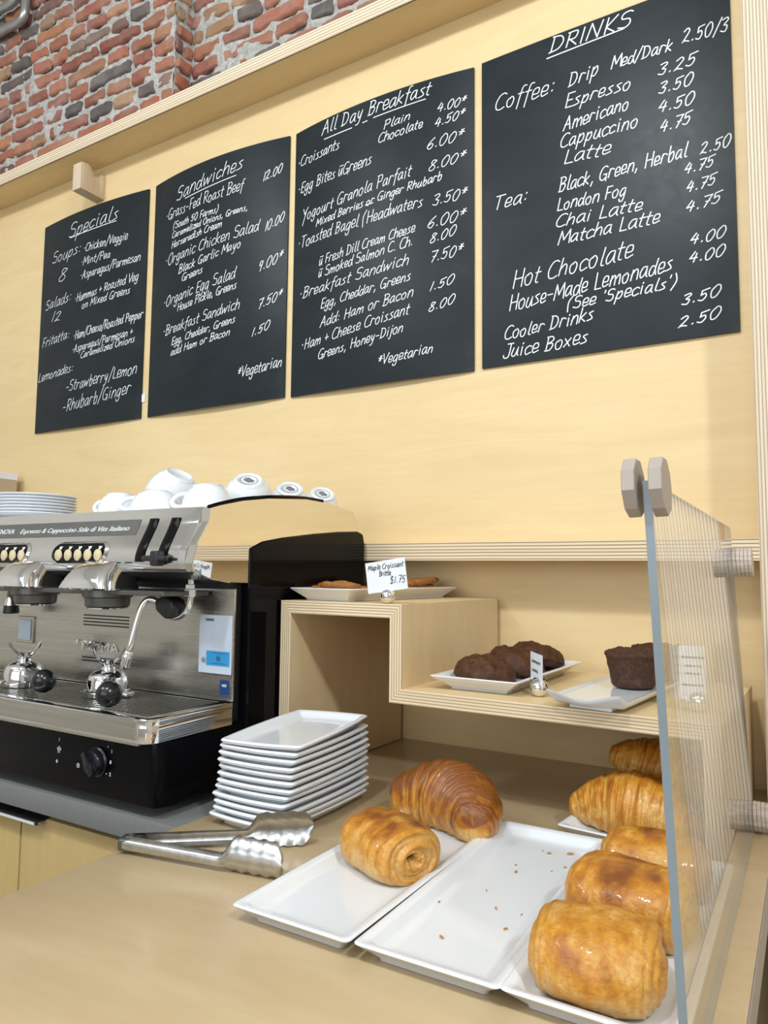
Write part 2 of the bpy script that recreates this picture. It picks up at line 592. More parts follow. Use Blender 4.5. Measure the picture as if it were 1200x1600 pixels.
# plywood wall behind the counter with the frame that stands proud of it
struct(MB().box((RX0, WALL_Y, FLOOR_Z), (RX1, WALL_Y + .03, 1.66)), 'wall_back', PLY_WALL)
SOF = MB()
SOF.box((RX0, FRONT_Y + .002, 1.623), (RX1, WALL_Y, 1.6595), mi=0)
SOF.box((RX0, FRONT_Y, 1.623), (RX1, FRONT_Y + .004, 1.660), mi=1)
struct(SOF, 'trim_1', [PLY_WALL, EDGE_TRIM])
LED = MB()
LED.box((RX0, FRONT_Y + .002, 0.3855), (-0.071, WALL_Y, 0.421), mi=0)
LED.box((RX0, FRONT_Y, 0.385), (-0.071, FRONT_Y + .004, 0.4215), mi=1)
struct(LED, 'trim_2', [PLY_X, EDGE_LEDGE])
PAN = MB()
PAN.box((-0.0705, FRONT_Y + .002, FLOOR_Z), (0.029, WALL_Y, 1.6228), mi=0)
PAN.box((-0.071, FRONT_Y, FLOOR_Z), (0.0295, FRONT_Y + .004, 1.6228), mi=1)
struct(PAN, 'trim_3', [PLY_Z, EDGE_PANEL])

# old brick wall with a pier, above the plywood
BRICK = NT('old_brick')
_a = BRICK.n('ShaderNodeAttribute')
_a.attribute_name = 'tone'
_n = BRICK.noise(BRICK.coord((45, 45, 45)), 1.0, 5, 0.65)
_n2 = BRICK.noise(BRICK.coord((9, 9, 9)), 1.0, 3, 0.6)
_c = BRICK.mix(BRICK.math('MULTIPLY', _n, 0.45), _a.outputs['Color'], (0.09, 0.045, 0.035))
_c = BRICK.mix(BRICK.math('MULTIPLY', BRICK.math('POWER', _n2, 3.0), 0.9), _c, (0.50, 0.45, 0.40))
BRICK.base(_c)
BRICK.bump(_n, 0.8, 0.005)
BRICK.set(Roughness=0.9, Specular_IOR_Level=0.2)
BRICK = BRICK.mat
MORTAR = NT('lime_mortar')
_n = MORTAR.noise(MORTAR.coord((70, 70, 70)), 1.0, 6, 0.7)
MORTAR.base(MORTAR.ramp(_n, [(0.3, (0.30, 0.295, 0.28)), (0.55, (0.50, 0.49, 0.465)), (0.75, (0.60, 0.59, 0.57))]))
MORTAR.bump(_n, 0.9, 0.006)
MORTAR.set(Roughness=0.95, Specular_IOR_Level=0.1)
MORTAR = MORTAR.mat


def brick_wall():
    rng = np.random.RandomState(3)
    V, Fc, FM, T = [], [], [], []
    base = 0
    tones = [(0.38, 0.115, 0.065), (0.42, 0.15, 0.08), (0.33, 0.10, 0.065), (0.46, 0.19, 0.09), (0.40, 0.22, 0.11),
             (0.20, 0.085, 0.07), (0.11, 0.085, 0.085), (0.075, 0.075, 0.08), (0.25, 0.16, 0.12)]
    pr = [0.20, 0.18, 0.16, 0.12, 0.08, 0.10, 0.06, 0.05, 0.05]

    def patch(P, tone, fm):
        nonlocal base
        v, f = grid(P)
        V.append(v); Fc.extend((f + base).tolist()); FM.extend([fm] * len(f))
        T.append(np.tile(np.array(tone), (len(v), 1)))
        base += len(v)

    def plane(o, ux, L, z0, z1, nrm, seed, lift):
        """a mortar face from point o along ux with outward normal nrm, then its bricks"""
        ux, nrm = np.array(ux), np.array(nrm)
        nu, nz = max(int(L / 0.0045), 8), int((z1 - z0) / 0.0045)
        U, Z = np.meshgrid(np.linspace(0, L, nu), np.linspace(z0, z1, nz), indexing='ij')
        h = -0.001 + 0.012 * fbm(U * 30, Z * 30, seed, 4, seed) + 0.030 * np.clip(fbm(U * 9, Z * 9, seed + 9.0, 3, seed + 5) - 0.10, 0, 1)
        P = o + U[..., None] * ux + h[..., None] * nrm
        P[..., 2] = Z
        patch(P, (0.5, 0.5, 0.5), 1)
        ch = 0.0505
        row = 0
        z = z0
        while z < z1:
            u = -rng.rand() * 0.1
            while u < L:
                bl = 0.098 * (0.82 + 0.4 * rng.rand()) if rng.rand() < 0.78 else 0.185 * (0.9 + .2 * rng.rand())
                a, b = max(u, 0.002), min(u + bl - 0.010 - 0.004 * rng.rand(), L - 0.002)
                if b - a > 0.02:
                    zz0, zz1 = z + 0.0050 + .004 * rng.rand(), z + ch - 0.0065 - .004 * rng.rand()
                    n1, n2 = max(10, int((b - a) / 0.0055)), 11
                    s, t = np.meshgrid(np.linspace(-1, 1, n1), np.linspace(-1, 1, n2), indexing='ij')
                    sx = np.sign(s) * np.abs(s) ** 0.75
                    tz = np.sign(t) * np.abs(t) ** 0.75
                    hw = (b - a) / 2
                    uu = (a + b) / 2 + sx * hw * (1 - 0.05 * np.abs(tz) ** 6)
                    zz = (zz0 + zz1) / 2 + tz * (zz1 - zz0) / 2 * (1 - 0.05 * np.abs(sx) ** 6)
                    k = rng.rand() * 50
                    uu = uu + 0.0065 * fbm(uu * 45, zz * 45, k, 3, 3)
                    zz = zz + 0.0060 * fbm(uu * 45, zz * 45, k + 7, 3, 4) + 0.004 * (rng.rand() - .5) * s
                    e = np.maximum(np.abs(s), np.abs(t))
                    hh = lift * (0.2 + 1.2 * rng.rand()) + 0.006 - 0.010 * e ** 14 + 0.0075 * fbm(uu * 38, zz * 38, k, 4, 6) + 0.006 * (rng.rand() - .5) * s
                    Pb = o + uu[..., None] * ux + hh[..., None] * nrm
                    Pb[..., 2] = zz
                    c = np.array(tones[rng.choice(len(tones), p=pr)]) * (0.75 + 0.35 * rng.rand())
                    patch(Pb, c, 0)
                u += bl
            z += ch
            row += 1

    Z0, Z1 = 1.6615, CEIL_Z
    yl, yr, xc = 1.335, 1.40, -1.49
    plane(np.array([RX0, yl, 0.0]), (1, 0, 0), xc - RX0, Z0, Z1, (0, -1, 0), 11, 0.003)
    plane(np.array([xc, yl, 0.0]), (0, 1, 0), yr - yl, Z0, Z1, (1, 0, 0), 23, 0.003)
    plane(np.array([xc, yr, 0.0]), (1, 0, 0), 1.7, Z0, Z1, (0, -1, 0), 31, 0.003)
    o = raw('wall_back_brick', np.concatenate(V), Fc, [BRICK, MORTAR], None, True, FM, tone=np.concatenate(T))
    return set_props(o, kind='structure')


brick_wall()

# ================================================================== counters
t = thing('wooden_countertop', 'pale birch plywood serving counter under the pastry platters, with a bare corner at the front', 'countertop', (-0.42, 0.6, -0.036))
MB().box((-0.78, -0.35, -0.036), (-0.057, 1.407, 0.0), bev=0.0015).build('top', [PLY_TOP], t, smooth=True)
MB().box((-0.057, -0.35, -0.036), (-0.0555, 1.305, -0.0004)).build('edge_band', [simple('shade_grey_edge', (0.30, 0.27, 0.26), 0.35)], t, smooth=False)  # plywood slab edge; the grey of its shade is put into the colour
MB().box((-0.72, -0.30, FLOOR_Z), (-0.12, 1.40, -0.037)).build('base', [DARK_WOOD], t, smooth=False)

t = thing('grey_worktop', 'grey speckled laminate worktop under the espresso machine', 'countertop', (-2.0, 1.08, -0.036))
MB().box((RX0 + .01, 0.753, -0.036), (-0.7805, 1.407, -0.001), bev=0.0022).build('top', [GREY_TOP], t)

t = thing('base_cabinet', 'birch veneer cabinet with edge pulls under the grey worktop', 'cabinet', (-2.0, 1.1, FLOOR_Z))
MB().box((RX0 + .02, 0.795, FLOOR_Z), (-0.782, 1.40, -0.0365)).build('body', [DARK_WOOD], t, smooth=False)
xs = [-2.55, -2.095, -1.6325, -1.17, -0.785]
for a, b in zip(xs[:-1], xs[1:]):
    d = MB().box((a + .0018, 0.775, FLOOR_Z + .10), (b - .0018, 0.794, -0.052), bev=0.001).build('door', [CAB], t)
    hx = a - 0.094 if b > -1.0 else a + .12
    hw_ = 0.162
    h = MB()
    h.prism([(0.7935, -0.0515), (0.757, -0.0515), (0.757, -0.0575), (0.7595, -0.0575), (0.7595, -0.0535), (0.7935, -0.0535)], hx, hx + hw_, 'x', mi=0)
    h.box((hx, 0.7562, -0.0578), (hx + hw_ - .006, 0.7578, -0.0535), mi=1)
    h.build('handle', [BLACK_MATT, simple('bright_handle_lip', (0.62, 0.62, 0.62), 0.3)], d, smooth=False)

# ================================================================== chalk lettering: a single stroke hand
GLY = {
 'A': (8, "0 0 4 10 7 0|1 4 6 4"), 'B': (7, "1 0 1 10|~0 10 4 10 6 8 4 6 1 5 5 5 6 3 4 0 0 0"), 'C': (7, "~7 9 5 10 2 9 0 5 1 1 4 0 7 1"),
 'D': (8, "1 0 1 10|~0 10 5 9 7 5 5 1 0 0"), 'E': (6, "6 10 1 10 1 0 6 0|1 5 5 5"), 'F': (6, "1 0 1 10 6 10|1 5 5 5"), 'G': (8, "~7 9 5 10 2 9 0 5 1 1 4 0 7 2|4 4 7 4 7 -1"),
 'H': (8, "1 0 1 10|7 0 7 10|1 5 7 5"), 'I': (3, "1 0 1 10"), 'J': (6, "~5 10 5 3 4 0 1 0 0 2|2 10 7 10"), 'K': (7, "1 0 1 10|6 10 1 4 6 0"), 'L': (6, "1 10 1 0 6 0"),
 'M': (9, "0 0 1 10 4 3 8 10 9 0"), 'N': (8, "0 0 1 10 6 0 7 10"), 'O': (8, "~4 10 1 8 0 4 2 0 5 0 7 4 6 9 4 10 3 9"), 'P': (7, "1 0 1 10|~0 10 5 10 6 8 5 5 1 5"),
 'R': (7, "1 0 1 10|~0 10 5 10 6 8 5 5 1 5|2 5 7 0"), 'S': (7, "~6 9 4 10 1 9 1 6 5 5 6 2 4 0 0 1"), 'T': (7, "0 10 7 10|3 10 3 0"), 'V': (7, "0 10 3 0 7 10"), 'Y': (7, "0 10 3 5 7 10|5 7 2 -4"),
 'a': (6, "~5 6 2 6 0 3 1 0 4 2 5 6|~5 6 5 1 6 0"), 'b': (6, "~1 10 1 0 4 0 5 3 4 6 1 4"), 'c': (5, "~5 5 3 6 0 4 1 0 5 1"), 'd': (6, "~5 5 2 6 0 3 1 0 4 1 6 10|~5 3 6 0"),
 'e': (5, "~0 3 4 3 4 6 1 6 0 3 1 0 5 1"), 'f': (4, "~5 10 3 10 2 7 1 -3|0 6 4 6"), 'g': (6, "~5 6 2 6 0 3 1 0 4 2 5 6|~5 6 4 -3 1 -4 0 -2"), 'h': (6, "1 10 0 0|~0 3 3 6 5 5 5 0"),
 'i': (3, "1 6 1 0|1 8 1.4 8.6"), 'j': (3, "~2 6 1 -3 -1 -3|2 8 2.4 8.6"), 'k': (6, "1 10 0 0|5 6 1 3 5 0"), 'l': (3, "~2 10 1 1 3 0"), 'm': (9, "1 6 0 0|~0 3 3 6 4 4 4 0|~4 3 7 6 8 4 8 0"),
 'n': (6, "1 6 0 0|~0 3 3 6 5 5 5 0"), 'o': (6, "~3 6 0 4 1 0 4 0 5 4 3 6 2 5"), 'p': (6, "1 6 0 -4|~1 4 4 6 5 3 3 0 0 1"), 'r': (5, "1 6 0 0|~0 3 2 6 5 5"), 's': (5, "~4 6 1 5 3 3 4 1 0 0"),
 't': (4, "~2 9 1 1 3 0|0 6 4 6"), 'u': (6, "~1 6 0 1 3 0 5 6|~5 6 5 1 6 0"), 'v': (6, "0 6 2 0 5 6"), 'w': (8, "0 6 1 0 4 5 5 0 8 6"), 'x': (6, "0 6 5 0|5 6 0 0"), 'y': (6, "~1 6 1 2 3 1 5 6|~5 6 3 -3 0 -4"),
 'z': (5, "0 6 5 6 0 0 5 0"), '0': (7, "~3 10 0 6 1 0 4 0 6 5 5 9 3 10"), '1': (3, "2 10 1 0"), '2': (7, "~0 8 3 10 5 8 3 4 0 0|~0 0 2 1 6 0"), '3': (6, "~0 9 4 10 5 8 2 5 5 4 4 0 0 1"),
 '4': (7, "3 10 0 4 6 4|5 8 4 0"), '5': (7, "1 9 1 5|~1 5 4 6 5 3 3 0 0 1|1 9 6 10"), '6': (6, "~5 10 1 6 0 2 3 0 5 3 3 5 0 3"), '7': (6, "0 10 6 10 2 0|2 5 5 5"), '8': (6, "~5 9 2 10 1 7 5 3 4 0 1 0 0 3 5 8 5 9"),
 '9': (6, "~5 9 2 10 1 6 4 6 5 9|5 9 3 0"), '.': (3, "1 0.3 1.5 0.8"), ',': (3, "1.6 0.8 0.6 -2"), ':': (3, "1 1 1.4 1.5|1 5 1.4 5.5"), '/': (5, "0 -2 5 11"), '-': (5, "0 4 4 4"), '(': (4, "~3 11 0 6 1 -2"), ')': (4, "~1 11 3 5 0 -2"),
 '*': (5, "2 9 3 4|0 7 5 6|1 4 4 9"), '+': (5, "2 7 2 2|0 4 5 4"), '$': (7, "~6 9 4 10 1 9 1 6 5 5 6 2 4 0 0 1|3 11 3 -1"), "'": (2, "1 10 0.6 8"), '&': (7, "~6 0 1 8 3 10 4 8 0 3 2 0 6 4"), '`': (3, "0.4 4.2 1.2 5"), '~': (5, "~0 6 0 1 2 0 4 6|~4 6 4 1 5 0|0 8.5 5 8.5"), '^': (5, "~0 3 1 7 2 2 3 6 4 1 5 5"),
}


def strokes(text, seed=0):
    """polylines of a line of handwriting in glyph units, and its length"""
    rng = random.Random(seed * 131 + len(text))
    out, x = [], 0.0
    for ch in text:
        if ch == ' ':
            x += 4.5
            continue
        adv, g = GLY[ch]
        jy = rng.uniform(-0.4, 0.4)
        js = rng.uniform(0.92, 1.06)
        for st in g.split('|'):
            sm = st[0] == '~'
            q = [float(a) for a in st.lstrip('~').split()]
            pts = [np.array([q[i], q[i + 1]]) for i in range(0, len(q), 2)]
            if sm:
                n, d = len(pts), []
                for i in range(n - 1):
                    p0, p1, p2, p3 = pts[max(i - 1, 0)], pts[i], pts[i + 1], pts[min(i + 2, n - 1)]
                    for s in range(4):
                        u = s / 4
                        d.append(0.5 * (2 * p1 + (p2 - p0) * u + (2 * p0 - 5 * p1 + 4 * p2 - p3) * u * u + (3 * p1 - p0 - 3 * p2 + p3) * u ** 3))
                d.append(pts[-1])
                pts = d
            line = [np.array([x + p[0] * js + 0.28 * p[1], p[1] * js + jy]) for p in pts]
            out += [line] if sm else [line[i:i + 2] for i in range(len(line) - 1)]
        x += adv + 1.3
    return out, max(x - 1.3, 1.0)


def ribbon(mb, pts, hw, fn):
    """flat stroke through 2D points; fn maps them on to the surface"""
    P = [np.asarray(p, float) for p in pts]
    n = len(P)
    L, R = [], []
    for i in range(n):
        d = P[min(i + 1, n - 1)] - P[max(i - 1, 0)]
        d = d / (np.linalg.norm(d) + 1e-9)
        nn = np.array([-d[1], d[0]])
        e = -d * hw * 0.8 if i == 0 else (d * hw * 0.8 if i == n - 1 else 0)
        L.append(P[i] + nn * hw + e)
        R.append(P[i] - nn * hw + e)
    vs = [fn(*p) for p in L] + [fn(*p) for p in R]
    mb.add(vs, [(i + n, i + 1 + n, i + 1, i) for i in range(n - 1)])


def write_line(mb, text, a, b, h, hw, fn, seed=0):
    """text from 2D point a to b (baseline), capital height h"""
    st, L = strokes(text, seed)
    a, b = np.asarray(a, float), np.asarray(b, float)
    ex = (b - a) / L
    ey = np.array([0.0, h / 10.0])
    for s in st:
        ribbon(mb, [a + ex * p[0] + ey * p[1] for p in s], hw, fn)


BW, BH = 0.497, 0.692


def menu_board(x0, z0, bulge, label, heading, lines, hw, tilt=0.0):
    t = thing('menu_board', label, 'chalkboard', (x0 + BW / 2, WALL_Y, z0), 0, 'chalkboard menus on the plywood wall')
    gap = 0.0015

    def off(u, v):
        u, v = np.asarray(u), np.asarray(v)
        return gap + bulge * 4 * u * (1 - u) * (0.45 + 0.55 * v)

    nu, nv = 33, 13
    U, V = np.meshgrid(np.linspace(0, 1, nu), np.linspace(0, 1, nv), indexing='ij')
    th = 0.004
    def sheet(d):
        return np.stack([x0 + U * BW + tilt * (V - .5) * BH, WALL_Y - off(U, V) - d, z0 + V * BH], -1)
    f, bk = sheet(th), sheet(0.0)
    vf, ff = grid(f)
    vb, fb = grid(bk)
    n = len(vf)
    rim = [i * nv for i in range(nu)] + [(nu - 1) * nv + j for j in range(1, nv)] + [i * nv + nv - 1 for i in range(nu - 2, -1, -1)] + [j for j in range(nv - 2, 0, -1)]
    side = [(rim[i], rim[i] + n, rim[(i + 1) % len(rim)] + n, rim[(i + 1) % len(rim)]) for i in range(len(rim))]
    raw('panel', np.concatenate([vf, vb]), ff.tolist() + [tuple(q[::-1] + n) for q in fb] + side, [BOARD], t, True, world=True, sharp=40)

    def fn(x, z):
        u, v = (x - x0) / BW, (z - z0) / BH
        return (x, WALL_Y - float(off(min(max(u, 0), 1), v)) - th - 0.0009, z)

    def uv(px, py):
        p = at(px, py, y=WALL_Y - th - gap)
        for _ in range(4):
            u, v = (p[0] - x0) / BW, (p[2] - z0) / BH
            p = at(px, py, y=WALL_Y - th - float(off(min(max(u, 0), 1), v)))
        return np.array([p[0], p[2]])

    def put(mb, items, k, hs=0.82):
        for i, it in enumerate(items):
            if it[0] == '_':
                a, b = uv(*it[1:3]), uv(*it[3:5])
                ribbon(mb, [a + (b - a) * s for s in np.linspace(0, 1, 9)], k, fn)
                continue
            s, xa, ya, xb, yb, hp = it
            a, b = uv(xa, ya), uv(xb, yb)
            h = (uv(xa, ya - hp)[1] - a[1]) * hs
            write_line(mb, s, a, b, h, k, fn, i)

    hd = MB(); put(hd, heading, hw * 1.15, 0.72)
    hd.build('heading_lettering', [CHALK], t, smooth=False)
    for i, l in enumerate(lines):
        m = MB(); put(m, [l], hw)
        price = l[0][0].isdigit() and len(l[0]) > 2
        m.build('price_lettering' if price else 'underline' if l[0] == '_' else 'item_lettering', [CHALK], t, smooth=False)
    return t


b1 = menu_board(-2.153, 0.797, 0.016, 'black chalkboard headed Specials, below the small wooden block', 
    [('Specials', 108, 372, 184, 341, 27), ('_', 110, 372, 182, 345)],
    [('Soups:', 82, 413, 126, 394, 19), ('8', 92, 440, 102, 436, 20), ('`Chicken/Veggie', 131, 394, 199, 374, 15), ('`Mint/Pea', 127, 415, 172, 402, 14), ('`Asparagus/Parmesan', 126, 437, 219, 407, 15),
     ('Salads:', 71, 486, 111, 469, 18), ('12', 80, 504, 95, 499, 17), ('`Hummus + Roasted Veg', 117, 473, 216, 437, 15), ('on Mixed Greens', 128, 483, 203, 458, 14),
     ('Fritatta:', 66, 544, 108, 528, 17), ('`Ham/Cheese/Roasted Pepper', 115, 531, 223, 496, 15), ('`Asparagus/Parmesan +', 113, 552, 207, 523, 14), ('Caramelized Onions', 126, 560, 210, 534, 12),
     ('Lemonades:', 60, 598, 114, 580, 16), ('-Strawberry/Lemon', 103, 613, 213, 583, 20), ('-Rhubarb/Ginger', 98, 645, 203, 614, 22)], 0.00100)
MB().box((b1.location.x + BW / 2 - .001, WALL_Y - .0032, 0.845), (b1.location.x + BW / 2 + .014, WALL_Y - .0014, 0.868)).build('adhesive_tab', [PAPER], b1, smooth=False)

menu_board(-1.626, 0.797, 0.025, 'black chalkboard headed Sandwiches, bowed out from the wall',
    [('Sandwiches', 276, 315, 379, 263, 27), ('_', 290, 310, 369, 274)],
    [('12.00', 411, 284, 441, 268, 15), ('`Grass-Fed Roast Beef', 260, 346, 380, 296, 19), ('(South 50 Farms)', 271, 358, 341, 331, 12), ('Caramelized Onions, Greens,', 269, 373, 387, 328, 11), ('Horseradish Cream', 268, 389, 346, 354, 12),
     ('`Organic Chicken Salad', 259, 416, 404, 360, 19), ('10.00', 414, 362, 444, 344, 16), ('Black Garlic Mayo', 279, 428, 376, 386, 15), ('Greens', 284, 440, 316, 426, 13),
     ('`Organic Egg Salad', 256, 481, 367, 434, 19), ('9.00*', 403, 426, 441, 405, 17), ('House Pickle, Greens', 277, 487, 369, 450, 14),
     ('`Breakfast Sandwich', 255, 526, 374, 482, 18), ('7.50*', 403, 484, 440, 465, 16), ('Egg, Cheddar, Greens', 268, 540, 367, 503, 13), ('1.50', 393, 526, 421, 513, 15), ('add Ham or Bacon', 267, 556, 359, 523, 13),
     ('*Vegetarian', 371, 591, 440, 572, 20)], 0.00100)

menu_board(-1.108, 0.795, 0.022, 'black chalkboard headed All Day Breakfast, curled forward at its top edge',
    [('All Day Breakfast', 503, 212, 672, 148, 27), ('_', 507, 218, 550, 200), ('_', 567, 192, 574, 189), ('_', 584, 184, 665, 155)],
    [('`Croissants', 466, 263, 530, 232, 18), ('Plain', 599, 203, 640, 187, 15), ('Chocolate', 591, 224, 660, 199, 17), ('4.00*', 683, 176, 727, 162, 15), ('4.50*', 679, 200, 725, 182, 15),
     ('6.00*', 667, 235, 723, 216, 18), ('`Egg Bites ~Greens', 466, 304, 580, 256, 19), ('Yogourt Granola Parfait', 472, 347, 642, 275, 20), ('8.00*', 670, 268, 726, 249, 17), ('Mixed Berries or Ginger Rhubarb', 494, 354, 690, 281, 14), ('_', 571, 321, 583, 317),
     ('`Toasted Bagel (Headwaters', 466, 389, 660, 322, 20), ('3.50*', 676, 322, 728, 308, 19), ('~ Fresh Dill Cream Cheese', 499, 415, 648, 362, 17), ('6.00*', 668, 358, 726, 341, 19), ('~ Smoked Salmon C. Ch.', 498, 434, 645, 383, 17), ('8.00', 672, 380, 712, 366, 17),
     ('`Breakfast Sandwich', 468, 468, 638, 413, 19), ('7.50*', 672, 411, 722, 396, 19), ('Egg, Cheddar, Greens', 501, 483, 641, 437, 17), ('Add: Ham or Bacon', 500, 512, 645, 463, 18), ('1.50', 671, 455, 709, 442, 16), ('`Ham + Cheese Croissant', 471, 548, 639, 490, 19), ('8.00', 670, 487, 710, 473, 16),
     ('Greens, Honey-Dijon', 497, 562, 629, 518, 17), ('*Vegetarian', 590, 571, 676, 550, 18)], 0.00100)

menu_board(-0.592, 0.797, 0.003, 'black chalkboard headed DRINKS, closest to the upright plywood panel',
    [('DRINKS', 858, 84, 985, 40, 30), ('_', 855, 92, 975, 45)],
    [('Coffee:', 773, 174, 866, 144, 30), ('Drip', 888, 136, 934, 117, 26), ('Med/Dark', 955, 108, 1050, 78, 22), ('2.50/3', 1066, 68, 1136, 48, 24), ('Espresso', 882, 169, 985, 138, 24), ('3.25', 1028, 118, 1087, 101, 22), ('Americano', 880, 205, 982, 170, 25), ('3.50', 1029, 147, 1082, 132, 22),
     ('Cappuccino', 875, 232, 996, 198, 25), ('4.50', 1028, 176, 1084, 162, 22), ('Latte', 880, 257, 953, 240, 24), ('4.75', 1031, 207, 1079, 193, 22), ('Tea:', 771, 329, 824, 314, 26), ('Black, Green, Herbal', 873, 301, 1073, 244, 25), ('2.50', 1094, 241, 1141, 228, 22),
     ('London Fog', 870, 330, 978, 305, 23), ('4.75', 1069, 272, 1115, 260, 20), ('Chai Latte', 868, 356, 1003, 328, 23), ('4.75', 1072, 301, 1118, 288, 20), ('Matcha Latte', 872, 383, 1030, 347, 24), ('4.75', 1071, 332, 1126, 316, 20),
     ('Hot Chocolate', 800, 451, 988, 402, 32), ('4.00', 1078, 382, 1133, 370, 20), ('House-Made Lemonades', 795, 487, 1050, 422, 28), ('4.00', 1076, 411, 1132, 399, 20), ("(See 'Specials')", 886, 484, 1057, 448, 22),
     ('Cooler Drinks', 788, 531, 926, 500, 24), ('3.50', 1065, 477, 1125, 462, 20), ('Juice Boxes', 786, 560, 917, 536, 25), ('2.50', 1060, 512, 1125, 496, 20)], 0.00118)

# small scalloped wooden block fixed to the wall
zb = 1.512
MB().prism([(1.4095, zb), (1.4095, zb + .075), (1.397, zb + .077), (1.388, zb + .060), (1.372, zb + .058), (1.362, zb + .075), (1.350, zb + .088), (1.324, zb + .083), (1.324, zb)], -1.905, -1.865, 'x', bev=0.001).build('wooden_block', [ply_edge('block_ply_layers', 'x', 0.009, 'z', (0.74, 0.62, 0.47), (0.52, 0.38, 0.26))], None)
set_props(bpy.data.objects['wooden_block'], 'small scalloped birch block on the wall over the Specials chalkboard', 'bracket')

# conduit on the brick pier, up under the ceiling
c = MB()
y = 1.305
P1 = [at(-30, 68, y=y), at(8, 46, y=y), at(28, 36, y=y), at(37, 26, y=y), at(40, 10, y=y), at(41, -25, y=y)]
c.tube(P1, 0.0135, sub=8)
c.build('conduit_pipe', [CONDUIT], None)
set_props(bpy.data.objects['conduit_pipe'], 'bent galvanised conduit on the brick wall, the lower of the two', 'pipe')
for px, py in ((10, 45), (39, 16)):
    p = at(px, py, y=y)
MB().tube([at(-30, 32, y=1.300), at(6, 12, y=1.300), at(16, 7, y=1.300), at(24, -3, y=1.300), at(27, -30, y=1.300)], 0.0135, sub=8).build('conduit_pipe', [CONDUIT], None)
set_props(bpy.data.objects['conduit_pipe.001'], 'bent galvanised conduit nearest the ceiling on the brick wall', 'pipe')

# ================================================================== stepped plywood display riser
RO = Matrix.Translation((-0.563, 1.0075, 0)) @ Matrix.Rotation(math.radians(-1.35), 4, 'Z')
RT = 0.022
riser = thing('display_riser', 'stepped birch plywood display stand with two open shelves on the wooden countertop', 'display stand', (-0.45, 1.2, 0))
RXL, RXM, RXR, RZT, RZM, RD = -0.248, 0.0, 0.461, 0.309, 0.176, 0.385


def riser_part(name, poly, faces_edge):
    m = MB()
    m.prism(poly, 0.003, RD, 'y', mi=0, M=RO)
    m.prism([(p[0], p[1]) for p in poly], 0.0, 0.003, 'y', mi=1, M=RO)
    o = m.build(name, faces_edge, riser, smooth=False)
    return o


riser_part('side_panel', [(RXL, 0.0005), (RXL, RZT), (RXL + RT, RZT - RT), (RXL + RT, 0.0005)], [PLY_Z, EDGE_X])
riser_part('top_shelf', [(RXL, RZT), (RXM, RZT), (RXM - RT, RZT - RT), (RXL + RT, RZT - RT)], [PLY_X, EDGE_Z])
riser_part('step_panel', [(RXM, RZT), (RXM, RZM), (RXM - RT, RZM - RT), (RXM - RT, RZT - RT)], [PLY_Z, EDGE_X])
riser_part('lower_shelf', [(RXM, RZM), (RXR, RZM), (RXR - RT, RZM - RT), (RXM - RT, RZM - RT)], [PLY_X, EDGE_Z])
riser_part('side_panel', [(RXR, RZM), (RXR, 0.0005), (RXR - RT, 0.0005), (RXR - RT, RZM - RT)], [PLY_Z, EDGE_X])


# ================================================================== porcelain
def rect_ring(hx, hy, r, n=6, bulge=0.0):
    """rounded rectangle outline, counter-clockwise; bulge pushes the side middles outward"""
    out = []
    for cx, cy, a0 in ((1, 1, 0), (-1, 1, 90), (-1, -1, 180), (1, -1, 270)):
        for k in range(n + 1):
            a = math.radians(a0 + 90 * k / n)
            out.append(((hx - r) * cx + r * math.cos(a), (hy - r) * cy + r * math.sin(a)))
    full = []
    m = len(out)
    for i in range(m):
        p, q = out[i], out[(i + 1) % m]
        L = math.hypot(q[0] - p[0], q[1] - p[1])
        k = max(1, int(L / 0.012))
        for s in range(k):
            full.append((p[0] + (q[0] - p[0]) * s / k, p[1] + (q[1] - p[1]) * s / k))
    if bulge:
        f2 = []
        for x, y in full:
            u, v = x / hx, y / hy
            if abs(u) > abs(v): x += math.copysign(bulge * (1 - v * v), u)
            else: y += math.copysign(bulge * (1 - u * u), v)
            f2.append((x, y))
        full = f2
    return full


def rim_plate_mesh(hx, hy, rim_z, rimw, foot, r=0.006, bulge=0.0, wall=0.0045, well_z=0.006):
    """a rimmed rectangular plate, foot on z=0: rings from the foot round the rim to the well"""
    R = []
    fx, fy = hx - foot, hy - foot
    prof = [(foot + .006, 0.0020), (foot + .003, 0.0), (foot, 0.0), (foot - .001, 0.003), (foot * .45, rim_z * .55), (0.0025, rim_z - wall * .9), (0.0, rim_z - wall * .35), (0.0012, rim_z - .0004), (0.0032, rim_z), (rimw * .8, rim_z - .0015), (rimw, rim_z - .003),
            (rimw + .005, well_z + .0030), (rimw + .011, well_z + .0005), (rimw + .02, well_z)]
    n = None
    vs, fs = [], []
    n = len(rect_ring(hx, hy, r, bulge=bulge))
    base = rect_ring(hx, hy, r, bulge=bulge)
    for d, z in prof:
        sx, sy = (hx - d) / hx, (hy - d) / hy
        vs += [(x * sx, y * sy, z) for x, y in base]
    for i in range(len(prof) - 1):
        for k in range(n):
            k2 = (k + 1) % n
            fs.append((i * n + k, i * n + k2, (i + 1) * n + k2, (i + 1) * n + k))
    fs.append(tuple(range(n))[::-1])
    fs.append(tuple((len(prof) - 1) * n + k for k in range(n)))
    return vs, fs


def plate(name, label, cat, loc, rotz, vf, group=None):
    o = raw(name, vf[0], vf[1], [PORC], None, True, sharp=60)
    o.location = loc
    o.rotation_euler = (0, 0, math.radians(rotz))
    return set_props(o, label, cat, group)


